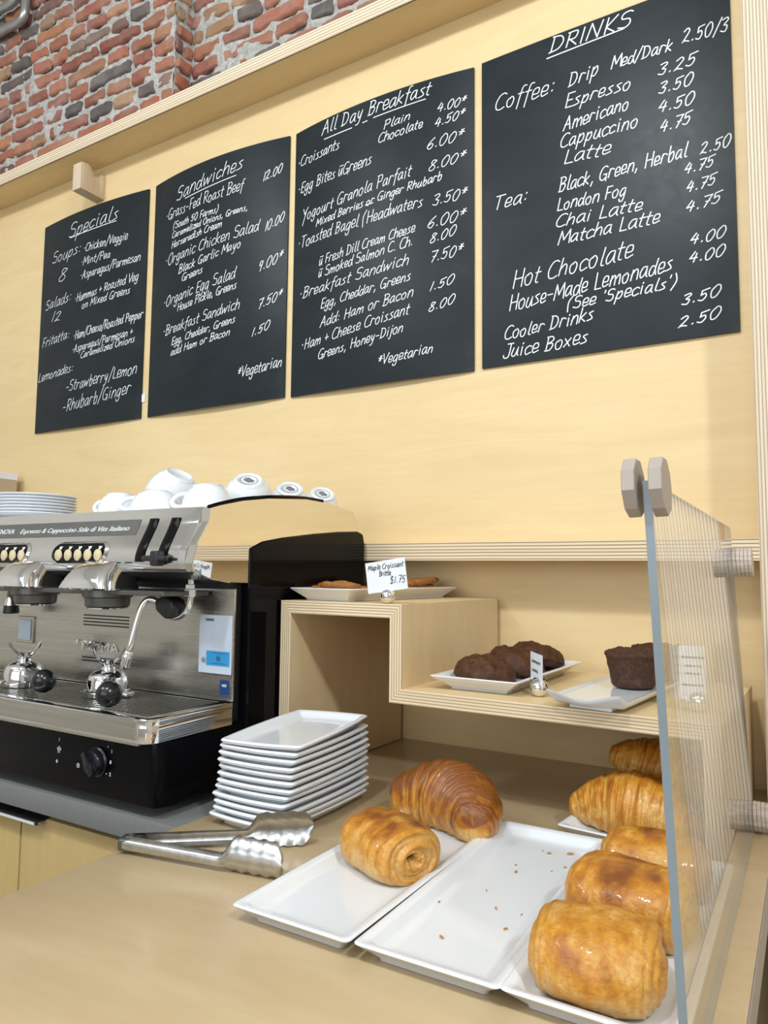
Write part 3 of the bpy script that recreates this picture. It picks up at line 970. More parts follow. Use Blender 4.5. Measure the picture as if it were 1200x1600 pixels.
PLAT = rim_plate_mesh(0.0725, 0.195, 0.019, 0.012, 0.018, r=0.007, well_z=0.0075)
GP = 'long white pastry platters'
plate('platter', 'long white platter with one brown croissant and one chocolate pastry on it', 'platter', (-0.4515, 0.779, 0.0004), -0.5, PLAT, GP)
plate('platter', 'long white platter holding nothing but crumbs', 'platter', (-0.3060, 0.781, 0.0004), 0.3, PLAT, GP)
plate('platter', 'long white platter carrying three chocolate pastries in a row, at the clear acrylic guard', 'platter', (-0.1626, 0.783, 0.0004), 0.0, PLAT, GP)
plate('platter', 'white platter with croissants reaching in under the lower shelf of the stand', 'platter', (-0.2200, 1.184, 0.0004), -6.0, PLAT, GP)
rz = -5.5
BRP = rim_plate_mesh(0.0700, 0.180, 0.022, 0.012, 0.022, r=0.004, well_z=0.008)
plate('platter', 'white platter of caramelised croissant slices on the top step of the stand', 'platter', (-0.7235, 1.207, RZT + .0006), rz, BRP, GP)
CKP = rim_plate_mesh(0.0735, 0.1625, 0.0225, 0.012, 0.026, r=0.004, well_z=0.008)
plate('platter', 'white platter of dark chocolate cookies on the lower shelf of the stand', 'platter', (-0.4500, 1.196, RZM + .0006), -1.5, CKP, GP)


def wavy_platter(hx, hy):
    nu, nv = 33, 61
    U, V = np.meshgrid(np.linspace(-1, 1, nu), np.linspace(-1, 1, nv), indexing='ij')
    X, Y = U * hx * (1 - 0.05 * np.abs(V) ** 6), V * hy * (1 - 0.02 * np.abs(U) ** 4)
    e = np.clip((np.abs(V) - .80) / .20, 0, 1)
    s = np.clip((np.abs(U) - .80) / .20, 0, 1)
    zt = 0.0125 + e ** 1.6 * (0.0095 + 0.009 * np.cos(PI * U)* -1 * 0.55) + 0.004 * s ** 2 * (1 - e)
    ed = np.maximum(np.abs(U), np.abs(V))
    th = 0.0075 - 0.003 * np.clip((ed - .9) / .1, 0, 1)
    top, bot = np.stack([X, Y, zt], -1), np.stack([X * .985, Y * .99, zt - th], -1)
    v1, f1 = grid(top)
    v2, f2 = grid(bot)
    n = len(v1)
    rim = [i * nv for i in range(nu)] + [(nu - 1) * nv + j for j in range(1, nv)] + [i * nv + nv - 1 for i in range(nu - 2, -1, -1)] + [j for j in range(nv - 2, 0, -1)]
    side = [(rim[i], rim[i] + n, rim[(i + 1) % len(rim)] + n, rim[(i + 1) % len(rim)]) for i in range(len(rim))]
    m = MB()
    m.add(np.concatenate([v1, v2]), f1.tolist() + [tuple(q[::-1] + n) for q in f2] + side)
    m.box((-hx * .55, -hy * .80, 0), (hx * .55, hy * .80, .006), bev=.001)
    return m


wv = wavy_platter(0.0540, 0.165).build('platter', [PORC], None, sharp=70)
wv.location = (-0.2515, 1.134, RZM + .0006)
wv.rotation_euler = (0, 0, math.radians(-6))
set_props(wv, 'white platter with curled wavy ends holding the chocolate muffins', 'platter', GP)

# stack of small square plates
SQ = rim_plate_mesh(0.0650, 0.1090, 0.0170, 0.010, 0.016, r=0.004, bulge=0.005, wall=0.0072, well_z=0.0065)
ordn = ['topmost', 'second from the top', 'third from the top', 'fourth from the top', 'fifth from the top', 'sixth from the top', 'sixth from the bottom', 'fifth from the bottom', 'fourth from the bottom', 'third from the bottom', 'second from the bottom', 'bottommost']
sq0 = None
for i in range(12):
    k = 11 - i                      # i = 0 is the topmost
    z = 0.0004 + k * 0.0098
    dx, dy = random.uniform(-.003, .003) + 0.0008 * k, random.uniform(-.003, .003)
    if sq0 is None:
        sq0 = raw('side_plate', SQ[0], SQ[1], [PORC], None, True, sharp=60)
        o = sq0
    else:
        o = sq0.copy(); COL.objects.link(o)
    o.location = (-0.684 + dx, 0.897 + dy, z)
    o.rotation_euler = (0, 0, math.radians(random.uniform(-.8, .8) - 1.0 + 7.0 * k / 11))
    set_props(o, 'white rectangular side plate, %s in the stack of twelve beside the tongs' % ordn[i], 'plate', 'stacked white side plates')
sq0.rotation_euler = (math.radians(1.2), math.radians(-1.0), math.radians(7.0))
sq0.location.z += 0.002


# ================================================================== pastry
def bake(shade, mott, seed):
    """mix pale, golden and dark crust by shade 0..1"""
    s = np.clip(shade + mott, 0, 1)[..., None]
    pale, gold, amber, dark = [np.array(c) for c in ((0.86, 0.56, 0.18), (0.72, 0.335, 0.030), (0.46, 0.160, 0.012), (0.16, 0.045, 0.008))]
    a = pale + (gold - pale) * np.clip(s / .38, 0, 1)
    b = a + (amber - a) * np.clip((s - .38) / .32, 0, 1)
    return b + (dark - b) * np.clip((s - .70) / .30, 0, 1)


def croissant_mesh(length, R, bend, seed, dark=0.0, tip=0.22, wraps=4.6, flat=0.62, high=0.92):
    nu, nv = 260, 110
    T, A = np.meshgrid(np.linspace(-1, 1, nu), np.linspace(0, 2 * PI, nv, endpoint=False), indexing='ij')
    at_ = np.abs(T)
    r = R * (tip + (1 - tip) * (1 - at_ ** 1.75) ** 0.85)
    r = r * np.where(at_ > .97, np.sqrt(np.clip(1 - ((at_ - .97) / .03) ** 2, 0, 1)) * .999 + .001, 1)
    sl = at_ * wraps + 0.22 * np.sin(A + seed) * np.sign(T) + 0.12 * fbm(T * 3, np.cos(A) * 1.5, np.sin(A) * 1.5 + seed, 2, seed)
    fr = sl - np.floor(sl)
    step = np.clip(fr / 0.85, 0, 1) * (fr < .85) + (1 - (fr - .85) / .15) * (fr >= .85)
    r = r * (1.0 + 0.085 * (1 - step))
    fine = fbm(T * 34 + 0.9 * np.sin(A * 2 + seed), np.cos(A) * 1.3, np.sin(A) * 1.3 + seed, 3, seed + 2)
    lump = fbm(T * 3.2, np.cos(A) * 1.6, np.sin(A) * 1.6 + 3 * seed, 3, seed + 8)
    r = r * (1 + 0.042 * fine + 0.08 * lump)
    half = length / 2
    if bend > 1e-3:
        Rc = half / math.sin(bend)
        cx, cy = Rc * np.sin(T * bend), Rc * np.cos(T * bend) - Rc
        nx, ny = np.sin(T * bend), np.cos(T * bend)
    else:
        cx, cy, nx, ny = T * half, 0 * T, 0 * T, 0 * T + 1
    X = cx + nx * r * np.cos(A)
    Y = cy + ny * r * np.cos(A)
    Zc = R * flat * (1 - .30 * at_ ** 2)
    Z = Zc + r * np.sin(A) * high
    Z = np.where(Z < 0, Z * 0.04, Z)
    P = np.stack([X, Y, Z], -1)
    top = 0.5 + 0.5 * np.sin(A)
    mott = 0.55 * fine + 0.45 * fbm(T * 7, np.cos(A) * 3, np.sin(A) * 3, 3, seed + 20)
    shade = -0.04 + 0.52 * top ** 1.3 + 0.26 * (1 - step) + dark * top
    v, f = grid(P, wrap_v=True)
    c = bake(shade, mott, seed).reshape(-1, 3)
    n0, n1 = len(v), len(v) + 1
    v = np.concatenate([v, P[0].mean(0)[None], P[-1].mean(0)[None]])
    c = np.concatenate([c, c[:1], c[-1:]])
    f = f.tolist() + [(n0, j, (j + 1) % nv) for j in range(nv)] + [(n1, (nu - 1) * nv + (j + 1) % nv, (nu - 1) * nv + j) for j in range(nv)]
    v[:, 2] -= v[:, 2].min()
    return v, f, c


def pain_mesh(L, W, H, seed, dark=0.0, turns=3.2, hole=True):
    """rolled chocolate pastry along x: a plump roll with its layers showing at both ends"""
    na, nc, nv = 90, 44, 128
    cap = [('c', -1, q) for q in np.linspace(0.02, 1, nc)] + [('b', t, 1) for t in np.linspace(-1, 1, na)[1:-1]] + [('c', 1, q) for q in np.linspace(1, 0.02, nc)]
    A = np.linspace(0, 2 * PI, nv, endpoint=False)
    ca, sa = np.cos(A), np.sin(A)
    e = 2.15
    sup = (np.abs(ca) ** e + np.abs(sa) ** e) ** (-1 / e)
    rows, tone = [], []
    for kind, s, q in cap:
        if kind == 'c':
            rr = sup * q
            x0 = s * (L / 2) * (1 - 0.24 * q ** 3.2)
            y, z = rr * ca * W / 2, rr * sa * H / 2
            sq = 1 - 0.11 * q ** 6
            y, z = y * sq, z * sq
            ph = q * turns * 2 * PI + A + 0.8 * fbm(ca * 1.2 * q, sa * 1.2 * q, seed + 5.0, 2, seed)
            gr = np.sin(ph)
            lay = np.sin(q * 34 + 3 * fbm(ca * 1.5, sa * 1.5, seed, 2, seed + 4))
            x = x0 + s * (0.0022 * gr + 0.0012 * lay) * (1 - q ** 8)
            hx, hz = 0.28 * math.cos(seed), 0.1
            d = np.hypot(rr * ca - hx, (rr * sa - hz) * 1.6)
            hd = np.exp(-(d / 0.13) ** 2) if hole else 0 * d
            x = x - s * 0.010 * hd
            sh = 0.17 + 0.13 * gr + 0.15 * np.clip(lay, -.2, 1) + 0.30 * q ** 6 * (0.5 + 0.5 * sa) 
            t = bake(sh, 0.18 * fbm(y * 160, z * 160, x * 100, 3, seed + 6), seed)
            t = t * (1 - hd[:, None]) + np.array([0.022, 0.010, 0.006]) * hd[:, None]
        else:
            y, z = sup * ca * W / 2, sup * sa * H / 2
            prof = 0.89 + 0.11 * (1 - abs(s) ** 3.0)
            y, z = y * prof, z * prof
            x = s * L / 2 * 0.76 + 0 * A
            x = x * (1 + 0.05 * np.cos(A))
            lum = fbm(x * 26, y * 26, z * 26 + seed, 3, seed)
            fl = fbm(x * 150, y * 55, z * 55, 3, seed + 3)
            edge = np.abs(s) ** 10
            k = 1 + 0.085 * lum + 0.018 * fl
            y, z = y * k, z * k
            up = 0.5 + 0.5 * sa
            pat = fbm(x * 30, y * 30, z * 30 + 2 * seed, 4, seed + 9)
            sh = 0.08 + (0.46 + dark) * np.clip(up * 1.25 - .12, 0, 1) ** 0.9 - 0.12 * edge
            pt2 = fbm(x * 75, y * 75, z * 75 + seed, 3, seed + 14)
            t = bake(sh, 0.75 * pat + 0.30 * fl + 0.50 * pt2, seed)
        z = z + H * 0.37
        z = np.where(z < 0, z * 0.05, z)
        rows.append(np.stack([x, y, z], -1))
        tone.append(t)
    P = np.array(rows)
    nu = len(P)
    v, f = grid(P, wrap_v=True)
    c = np.array(tone).reshape(-1, 3)
    n0 = len(v)
    v = np.concatenate([v, P[0].mean(0)[None], P[-1].mean(0)[None]])
    c = np.concatenate([c, c[:1], c[-1:]])
    f = f.tolist() + [(n0, j, (j + 1) % nv) for j in range(nv)] + [(n0 + 1, (nu - 1) * nv + (j + 1) % nv, (nu - 1) * nv + j) for j in range(nv)]
    v[:, 2] -= v[:, 2].min()
    return v, f, c


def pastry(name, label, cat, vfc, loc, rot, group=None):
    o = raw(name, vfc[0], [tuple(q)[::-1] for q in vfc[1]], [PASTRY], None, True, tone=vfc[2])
    o.location = loc
    o.rotation_euler = tuple(math.radians(a) for a in rot)
    return set_props(o, label, cat, group)


PZ = 0.0082
GC = 'chocolate pastries on the platters'
pastry('croissant', 'large dark-baked croissant on the long platter, behind a chocolate pastry', 'croissant', croissant_mesh(0.168, 0.0510, 0.98, 3, dark=0.58, tip=0.36, wraps=3.6, flat=0.60, high=0.95), (-0.452, 0.960, PZ), (0, 0, -20))
pastry('croissant', 'golden croissant at the near end of the platter under the lower shelf', 'croissant', croissant_mesh(0.176, 0.048, 0.35, 5, dark=-0.10, tip=0.20, wraps=4.4, flat=0.58, high=0.95), (-0.222, 1.062, PZ + .002), (0, 0, -4))
pastry('croissant', 'croissant lying in the shade of the lower shelf, behind the golden one', 'croissant', croissant_mesh(0.165, 0.044, 0.35, 8, dark=0.06, tip=0.22, wraps=4.2), (-0.205, 1.172, PZ + .034), (0, 17, -2))
pastry('chocolate_pastry', 'round golden chocolate pastry in front of the dark croissant', 'pastry', pain_mesh(0.113, 0.097, 0.072, 2, dark=0.12, turns=2.2), (-0.446, 0.772, PZ), (0, 0, -26), GC)
pastry('chocolate_pastry', 'chocolate pastry at the front end of the platter, chocolate showing at both ends', 'pastry', pain_mesh(0.104, 0.106, 0.073, 4, dark=0.06, turns=1.3), (-0.168, 0.650, PZ), (0, 0, 5), GC)
pastry('chocolate_pastry', 'middle one of the three chocolate pastries in a row', 'pastry', pain_mesh(0.116, 0.098, 0.075, 6, dark=0.12, turns=1.8), (-0.167, 0.772, PZ), (0, 0, -10), GC)
pastry('chocolate_pastry', 'rearmost of the three chocolate pastries in a row, beside the golden croissant', 'pastry', pain_mesh(0.112, 0.090, 0.070, 9, dark=0.24, turns=2.0), (-0.163, 0.886, PZ), (0, 0, 3), GC)

# crumbs and flakes on the empty platter
cm = MB()
rng = np.random.RandomState(5)
for px, py, s in ((858, 1334, 5), (891, 1335, 7), (806, 1363, 5), (775, 1420, 4), (790, 1452, 4), (883, 1356, 3), (806, 1352, 3), (690, 1465, 5), (686, 1410, 3), (760, 1392, 2.5), (848, 1330, 2.5), (862, 1362, 2), (815, 1430, 2), (720, 1365, 2), (740, 1350, 2.5), (1030, 1494, 9)):
    p = at(px, py, z=0.0085)
    a, l = rng.rand() * 3, s * 0.0006
    d = np.array([math.cos(a), math.sin(a)])
    q = [(p[0] + d[0] * l * c - d[1] * l * .4 * e, p[1] + d[1] * l * c + d[0] * l * .4 * e) for c, e in ((-1, -.3), (-.2, -1), (.9, -.5), (1, .4), (.1, 1), (-.8, .6))]
    cm.prism(q, 0.0085, 0.0085 + .0012 + .0006 * rng.rand(), 'z')
set_props(cm.build('pastry_crumbs', [CRUMB], None, smooth=False), 'pastry crumbs and flakes scattered on the bare white platters', 'crumbs', kind='stuff')


def blob(n, fn):
    T, A = np.meshgrid(np.linspace(0, PI, n), np.linspace(0, 2 * PI, 2 * n, endpoint=False), indexing='ij')
    return grid(fn(T, A), wrap_v=True)


def cookie_mesh(R, H, seed):
    def fn(T, A):
        r = np.sin(T)
        rr = R * np.abs(r) ** .65 * (1 + .05 * fbm(np.cos(A), np.sin(A), seed, 3, seed))
        z = H * np.cos(T)
        z = np.where(z > 0, z * .72, z * 0.28)
        x, y = rr * np.cos(A), rr * np.sin(A)
        n = fbm(x * 60, y * 60, seed, 4, seed)
        n2 = fbm(x * 160, y * 160, seed, 3, seed + 2)
        z = z + (.007 * n + .003 * n2) * (np.cos(T) > -.1)
        return np.stack([x, y, z + H * .28], -1)
    return blob(60, fn)


cz = RZM + 0.0150
for (x, y, z, rx, ry, s, lab) in ((-0.462, 1.101, cz + .002, 4, 3, 1, 'dark chocolate cookie at the near end of its platter, nothing lying over it'),
                                  (-0.447, 1.200, cz + .0075, 14, -3, 2, 'dark chocolate cookie in the middle of the platter, tipped against the front one'),
                                  (-0.441, 1.298, cz + .0075, 14, 2, 3, 'dark chocolate cookie at the wall end of the platter')):
    v, f = cookie_mesh(0.0505, 0.040, s)
    o = raw('chocolate_cookie', v, [tuple(q)[::-1] for q in f], [COOKIE], None, True)
    o.location = (x, y, z - .008)
    o.rotation_euler = (math.radians(rx), math.radians(ry), s)
    set_props(o, lab, 'cookie', 'dark chocolate cookies')


def muffin_mesh(r0, r1, h, seed):
    prof = [(0.0, 0.0), (r0 * .6, 0.0), (r0 * .95, 0.001), (r0, 0.003)] + [(r0 + (r1 - r0) * t, h * .80 * t) for t in np.linspace(.08, .95, 14)] + [(r1 * 1.03, h * .81), (r1 * 1.05, h * .85), (r1 * .98, h * .92)] + [(r1 * c, h * (.92 + .08 * (1 - c * c))) for c in (.85, .7, .5, .3, .1, .0)]
    A = np.linspace(0, 2 * PI, 96, endpoint=False)
    P = np.array([[(r * math.cos(a), r * math.sin(a), z) for a in A] for r, z in prof])
    n = fbm(P[..., 0] * 120, P[..., 1] * 120, P[..., 2] * 120 + seed, 4, seed)
    n2 = fbm(P[..., 0] * 35, P[..., 1] * 35, P[..., 2] * 35 + seed, 2, seed + 4)
    rad = np.hypot(P[..., 0], P[..., 1])
    k = 1 + (.055 * n + .05 * n2)
    P[..., 0] *= k; P[..., 1] *= k
    P[..., 2] += (.006 * n + .004 * n2) * np.clip((P[..., 2] - h * .8) / (h * .1), 0, 1)
    return grid(P, wrap_v=True)


mz = RZM + .0146
for (px, y, s, lab) in ((989, 1.150, 1, 'chocolate muffin standing in front on the wavy platter'), (1030, 1.240, 2, 'chocolate muffin partly behind the front one, at the acrylic guard')):
    v, f = muffin_mesh(0.0300, 0.0405, 0.058, s)
    o = raw('chocolate_muffin', v, f, [MUFFIN], None, True)
    p = at(px, 1050, y=y)
    o.location = (p[0], y, mz)
    o.rotation_euler = (0, 0, s * 2.0)
    set_props(o, lab, 'muffin', 'chocolate muffins')

# caramelised croissant slices
bz = RZT + 0.0095
rng = np.random.RandomState(9)
labs = ['thin caramelised croissant slice at the outer corner of the top platter', 'caramelised croissant slice lying flat over the outermost slice', 'short caramelised croissant slice close to the price card',
        'long caramelised croissant slice at the bottom of the right-hand pile', 'thick caramelised croissant slice on top of the right-hand pile', 'caramelised croissant slice behind the price card']
for i, (u, v_, z, L, Wd, a, tz) in enumerate(((-.026, -.115, 0.007, .085, .044, 62, 6), (-.004, -.120, 0.0135, .080, .040, 20, -5), (.022, -.080, 0.006, .070, .038, 80, 3), (.014, .092, 0.0085, .150, .046, 84, 2), (.018, .100, 0.0205, .140, .042, 80, 3), (-.01, .000, 0.006, .090, .045, 90, 0))):
    cr, sr = math.cos(math.radians(rz)), math.sin(math.radians(rz))
    def fn(T, A):
        rr = np.abs(np.sin(T)) ** .6
        x, y = rr * np.cos(A) * L / 2, rr * np.sin(A) * Wd / 2
        n = fbm(x * 90, y * 90, i * 7.0, 3, i)
        zz = np.sign(np.cos(T)) * np.abs(np.cos(T)) ** .6 * 0.0072 * (1 + .5 * n) + .006 * np.cos(x * 40 + i) * .3
        k = 1 + .12 * fbm(np.cos(A) * 2, np.sin(A) * 2, i * 3.0, 3, i + 3)
        return np.stack([x * k, y * k, zz + .0065], -1)
    v, f = blob(36, fn)
    o = raw('croissant_slice', v, [tuple(q)[::-1] for q in f], [BRITTLE], None, True)
    o.location = (-0.7235 + cr * u - sr * v_, 1.207 + sr * u + cr * v_, bz + z - .004)
    o.rotation_euler = (math.radians(tz), math.radians(-2), math.radians(a))
    set_props(o, labs[i], 'pastry slice', 'caramelised croissant slices')

# ================================================================== espresso machine
MX0, MX1 = -1.62, -0.82
esp = thing('espresso_machine', 'chrome and black two group espresso machine on the grey worktop, cups on its top', 'espresso machine', (-1.22, 1.0, 0.0))


def ftext(mb, s, size, M, shear=0.0, mi=0, ext=0.0004, sx=1.0, align='LEFT', res=3):
    """printed lettering lying in the XY plane of M"""
    c = bpy.data.curves.new('lettering', 'FONT')
    c.body = s
    c.size = size
    c.shear = shear
    c.extrude = ext
    c.resolution_u = res
    c.align_x = align
    o = bpy.data.objects.new('lettering', c)
    COL.objects.link(o)
    dg = bpy.context.evaluated_depsgraph_get()
    me = o.evaluated_get(dg).to_mesh()
    S = Matrix.Diagonal((sx, 1, 1, 1))
    vs = [(M @ (S @ v.co))[:] for v in me.vertices]
    fs = [list(p.vertices) for p in me.polygons]
    o.evaluated_get(dg).to_mesh_clear()
    bpy.data.objects.remove(o)
    bpy.data.curves.remove(c)
    mb.add(vs, fs, mi)


def frontM(x, y, z, lean=0.0):
    """text frame facing the front (-y): x along +x, y up; lean turns the top away"""
    return Matrix.Translation((x, y, z)) @ Matrix.Rotation(math.radians(90 - lean), 4, 'X')


# black base with rounded corner, feet
bs = MB()
bs.prism([(MX0, 1.27), (MX0, .751), (MX1 - .016, .751), (MX1 - .006, .754), (MX1 - .001, .762), (MX1, .775), (MX1, 1.27)], 0.016, 0.110, 'z', bev=0.003)
base = bs.build('base', [BLACK_BASE], esp)
ft = MB()
for x in (MX0 + .06, MX1 - .06):
    for y in (.82, 1.2):
        ft.lathe([(0.022, 0), (0.022, .014), (0.016, .0165)], 20, M=Matrix.Translation((x, y, -.001)))
ft.build('foot', [BLACK_MATT], esp)
# knob and printed marks on the base front
kp = at(152, 1190, y=.749)
kb = MB()
Mk = Matrix.Translation((kp[0], .7508, kp[2])) @ Matrix.Rotation(PI / 2, 4, 'X')
kb.lathe([(0.0225, 0), (0.0225, .003), (0.020, .005), (0.019, .013), (0.0175, .015), (0, .015)], 40, M=Mk)
kb.box((-0.0045, -0.019, .013), (0.0045, 0.019, .022), bev=.0015, M=Mk @ Matrix.Rotation(math.radians(35), 4, 'Z'))
kb.build('switch_knob', [KNOB_BLACK], esp)
pr = MB()
for s, px, py in (('1', 174, 1177), ('0', 172, 1194), ('2', 171, 1213), ('1', 92, 1158), ('0', 88, 1192)):
    p = at(px, py, y=.7495)
    ftext(pr, s, 0.0075, frontM(p[0], .7503, p[2]), align='CENTER')
def ringmark(mb, px, py, r, y, hw=.0004, n=20):
    p = at(px, py, y=y)
    ribbon(mb, [(p[0] + r * math.cos(2 * PI * k / n), p[2] + r * math.sin(2 * PI * k / n)) for k in range(n + 1)], hw, lambda a, b: (a, y, b))
ringmark(pr, 122, 1196, .0032, .7499)
p = at(122, 1196, y=.7499)
ftext(pr, '0', 0.004, frontM(p[0], .7503, p[2] - .0014), align='CENTER')
for dx, dz, r in ((-.002, 0, .002), (.001, .0012, .0026), (.0035, -.0003, .0017)):
    p = at(92, 1170, y=.7499)
    ribbon(pr, [(p[0] + dx + r * math.cos(2 * PI * k / 14), p[2] + dz + r * math.sin(2 * PI * k / 14)) for k in range(15)], .00035, lambda a, b: (a, .7499, b))
for dx in (-.002, 0, .002):
    ribbon(pr, [(p[0] + dx, p[2] - .003), (p[0] + dx, p[2] - .006)], .0003, lambda a, b: (a, .7499, b))
for px, py in ((169, 1167), (141, 1194), (166, 1209)):
    ringmark(pr, px, py, .0006, .7499, .0005, 8)
pr.build('printed_marks', [WHITE_PRINT], base, smooth=False)

# drip tray
TZ = 0.1455
tr = MB()
FY = .7315
out = [(MX0, .905), (MX0, FY), (MX1 - .020, FY), (MX1 - .009, FY + .003), (MX1 - .003, FY + .009), (MX1, FY + .020), (MX1, .905)]
inn = [(MX0 + .02, .893), (MX0 + .02, FY + .022), (MX1 - .026, FY + .022), (MX1 - .026, .893)]
tr.prism(out, 0.1105, TZ - .009, 'z', bev=0.0012, mi=0)
rimv = [(x, y, TZ - .009) for x, y in out] + [(x, y, TZ) for x, y in out]
# raised rim: four bars around the opening
tr.box((MX0, FY + .0005, TZ - .0095), (MX1 - .020, FY + .020, TZ), bev=.0012)
tr.prism([(MX1 - .0205, FY + .0003), (MX1 - .020, FY + .0003), (MX1 - .009, FY + .003), (MX1 - .003, FY + .009), (MX1 - .0002, FY + .020), (MX1 - .0002, .905), (MX1 - .024, .905), (MX1 - .024, FY + .020), (MX1 - .0205, FY + .020)], TZ - .0095, TZ, 'z', bev=.0008)
tr.box((MX0, .894, TZ - .0095), (MX1 - .020, .905, TZ))
tray = tr.build('drip_tray', [CHROME], esp)
MB().box((MX0, FY - .0022, .1155), (MX1 - .026, FY + .001, TZ - .002), bev=.0006).build('tray_front', [STEEL], tray, smooth=False)
MB().box((MX0, FY + .0008, .1065), (MX1 - .022, FY + .012, .1120), bev=.0015).build('tray_lip', [STEEL], tray, smooth=False)
gr = MB()
x = MX0 + .022
gr.box((MX0 + .018, FY + .019, TZ - .0089), (MX1 - .023, .896, TZ - .0084), mi=1)
while x < MX1 - .026:
    gr.box((x, FY + .020, TZ - .0022), (x + .0020, .894, TZ - .0014))
    x += .0100
yy = FY + .024
while yy < .892:
    gr.box((MX0 + .020, yy, TZ - .0014), (MX1 - .0245, yy + .0024, TZ - .0006))
    yy += .0098
gr.build('drip_grate', [STEEL, BLACK_MATT], tray, smooth=False)

# brushed back splash with its labels
BY = .905
sp = MB()
sp.box((MX0, BY, TZ + .001), (MX1 - .0015, BY + .004, .330), bev=.0006)
splash = sp.build('splash_panel', [STEEL], esp, smooth=False)
lab = MB()
def label_quad(mb, tl, br, mi, y, r=.002):
    a, b = at(*tl, y=y), at(*br, y=y)
    x0, x1, z1, z0 = a[0], b[0], a[2], b[2]
    ring = [((x0 + x1) / 2 + u, (z0 + z1) / 2 + v) for u, v in rect_ring((x1 - x0) / 2, (z1 - z0) / 2, r)]
    mb.prism(ring, y, y + .0003, 'y', mi=mi)
    return x0, x1, z0, z1
x0, x1, z0, z1 = label_quad(lab, (312.5, 960), (361, 1055), 0, BY - .0004)
label_quad(lab, (322.5, 1016), (358, 1042.5), 1, BY - .0007, .001)
ftext(lab, 'FAEMA', .0062, frontM(x0 + .014, BY - .0008, z1 - .010), mi=2)
for k in range(9):
    z = z1 - .017 - k * .0056
    for q in range(3):
        a = x0 + .005 + q * .022
        ribbon(lab, [(a, z), (a + .006 + .008 * ((k * 7 + q * 5) % 3) / 2, z)], .0003, lambda a_, b_: (a_, BY - .0006, b_))
lab.m[-1] = 2
p = at(318, 1031, y=BY - .0007)
lab2 = MB()
ribbon(lab2, [(p[0] + .0042 * math.cos(2 * PI * k / 18), p[2] + .0042 * math.sin(2 * PI * k / 18)) for k in range(19)], .0004, lambda a, b: (a, BY - .0008, b))
ftext(lab2, 'UL', .0042, frontM(p[0], BY - .0008, p[2] - .0015), align='CENTER')
p2 = at(341, 1029, y=BY - .001)
ribbon(lab2, [(p2[0] + .0042 * math.cos(2 * PI * k / 18), p2[2] + .0042 * math.sin(2 * PI * k / 18)) for k in range(19)], .0004, lambda a, b: (a, BY - .0010, b))
ftext(lab2, 'UL', .0042, frontM(p2[0], BY - .0010, p2[2] - .0015), align='CENTER')
for dz in (-.0085, .0085):
    ribbon(lab2, [(p2[0] - .016, p2[2] + dz), (p2[0] + .016, p2[2] + dz)], .0003, lambda a, b: (a, BY - .0010, b))
lb = lab.build('rating_label', [LABEL_PALE, BLUE_LABEL, INK], splash, smooth=False)
lab2.build('label_marks', [INK], splash, smooth=False)
ns = MB()
x0, x1, z0, z1 = label_quad(ns, (343.5, 1062), (357.5, 1087), 0, BY - .0004, .0015)
ftext(ns, 'NSF', .0062, frontM((x0 + x1) / 2, BY - .0006, (z0 + z1) / 2 + .001), align='CENTER', mi=1)
ribbon(ns, [((x0 + x1) / 2 + .007 * math.cos(2 * PI * k / 20), (z0 + z1) / 2 + .003 + .007 * math.sin(2 * PI * k / 20)) for k in range(21)], .0003, lambda a, b: (a, BY - .0006, b))
ribbon(ns, [(x0 + .004, z0 + .004), (x1 - .004, z0 + .004)], .0006, lambda a, b: (a, BY - .0006, b))
ns.build('certification_label', [NAVY_LABEL, WHITE_PRINT], splash, smooth=False)
em = MB()
a, b = at(128, 1010, y=BY), at(206, 1017, y=BY)
ftext(em, 'FAEMA', .0235, frontM(a[0], BY - .001, .2085), ext=.0012, sx=1.45)
em.lathe([(0.0042, 0), (0.0042, .0022), (0, .0026)], 16, M=Matrix.Translation((a[0] - .012, BY, .222)) @ Matrix.Rotation(PI / 2, 4, 'X'))
em.build('embossed_lettering', [CHROME], splash, smooth=False)
sl = MB()  # plain dark bands above and below the embossed lettering
for z in (.187, .193, .254, .260, .266, .272):
    sl.box((a[0] + .002, BY - .0006, z), (b[0] - .01, BY + .0002, z + .0024))
sl.build('dark_bands', [BLACK_MATT], splash, smooth=False)
sw = MB()
a, b = at(31, 962, y=BY), at(53, 1005, y=BY)
sw.box((a[0], BY - .004, b[2]), (b[0], BY, a[2]), bev=.001, mi=0)
sw.box((a[0] + .007, BY - .0065, b[2] + .006), (b[0] - .005, BY - .003, a[2] - .006), bev=.001, mi=1)
sw.build('rocker_switch', [STEEL, LABEL_PALE], splash, smooth=False)

# black end panel at the back half of the side
pan = [(.934, .017), (.936, .399), (.969, .412), (1.022, .421), (1.119, .433), (1.20, .441), (1.272, .4455), (1.292, .441), (1.299, .42), (1.299, .017)]
for nm, xa, xb in (('end_panel', MX1 - .016, MX1 + .004), ('end_panel', MX0 - .004, MX0 + .016)):
    MB().prism(pan, xa, xb, 'x', bev=.0045, seg=3).build(nm, [BLACK], esp, smooth=False)
# dark body behind
bd = MB()
bd.box((MX0 + .01, .909, .02), (MX1 - .016, 1.29, .345))
bd.build('body', [BLACK_MATT], esp, smooth=False)
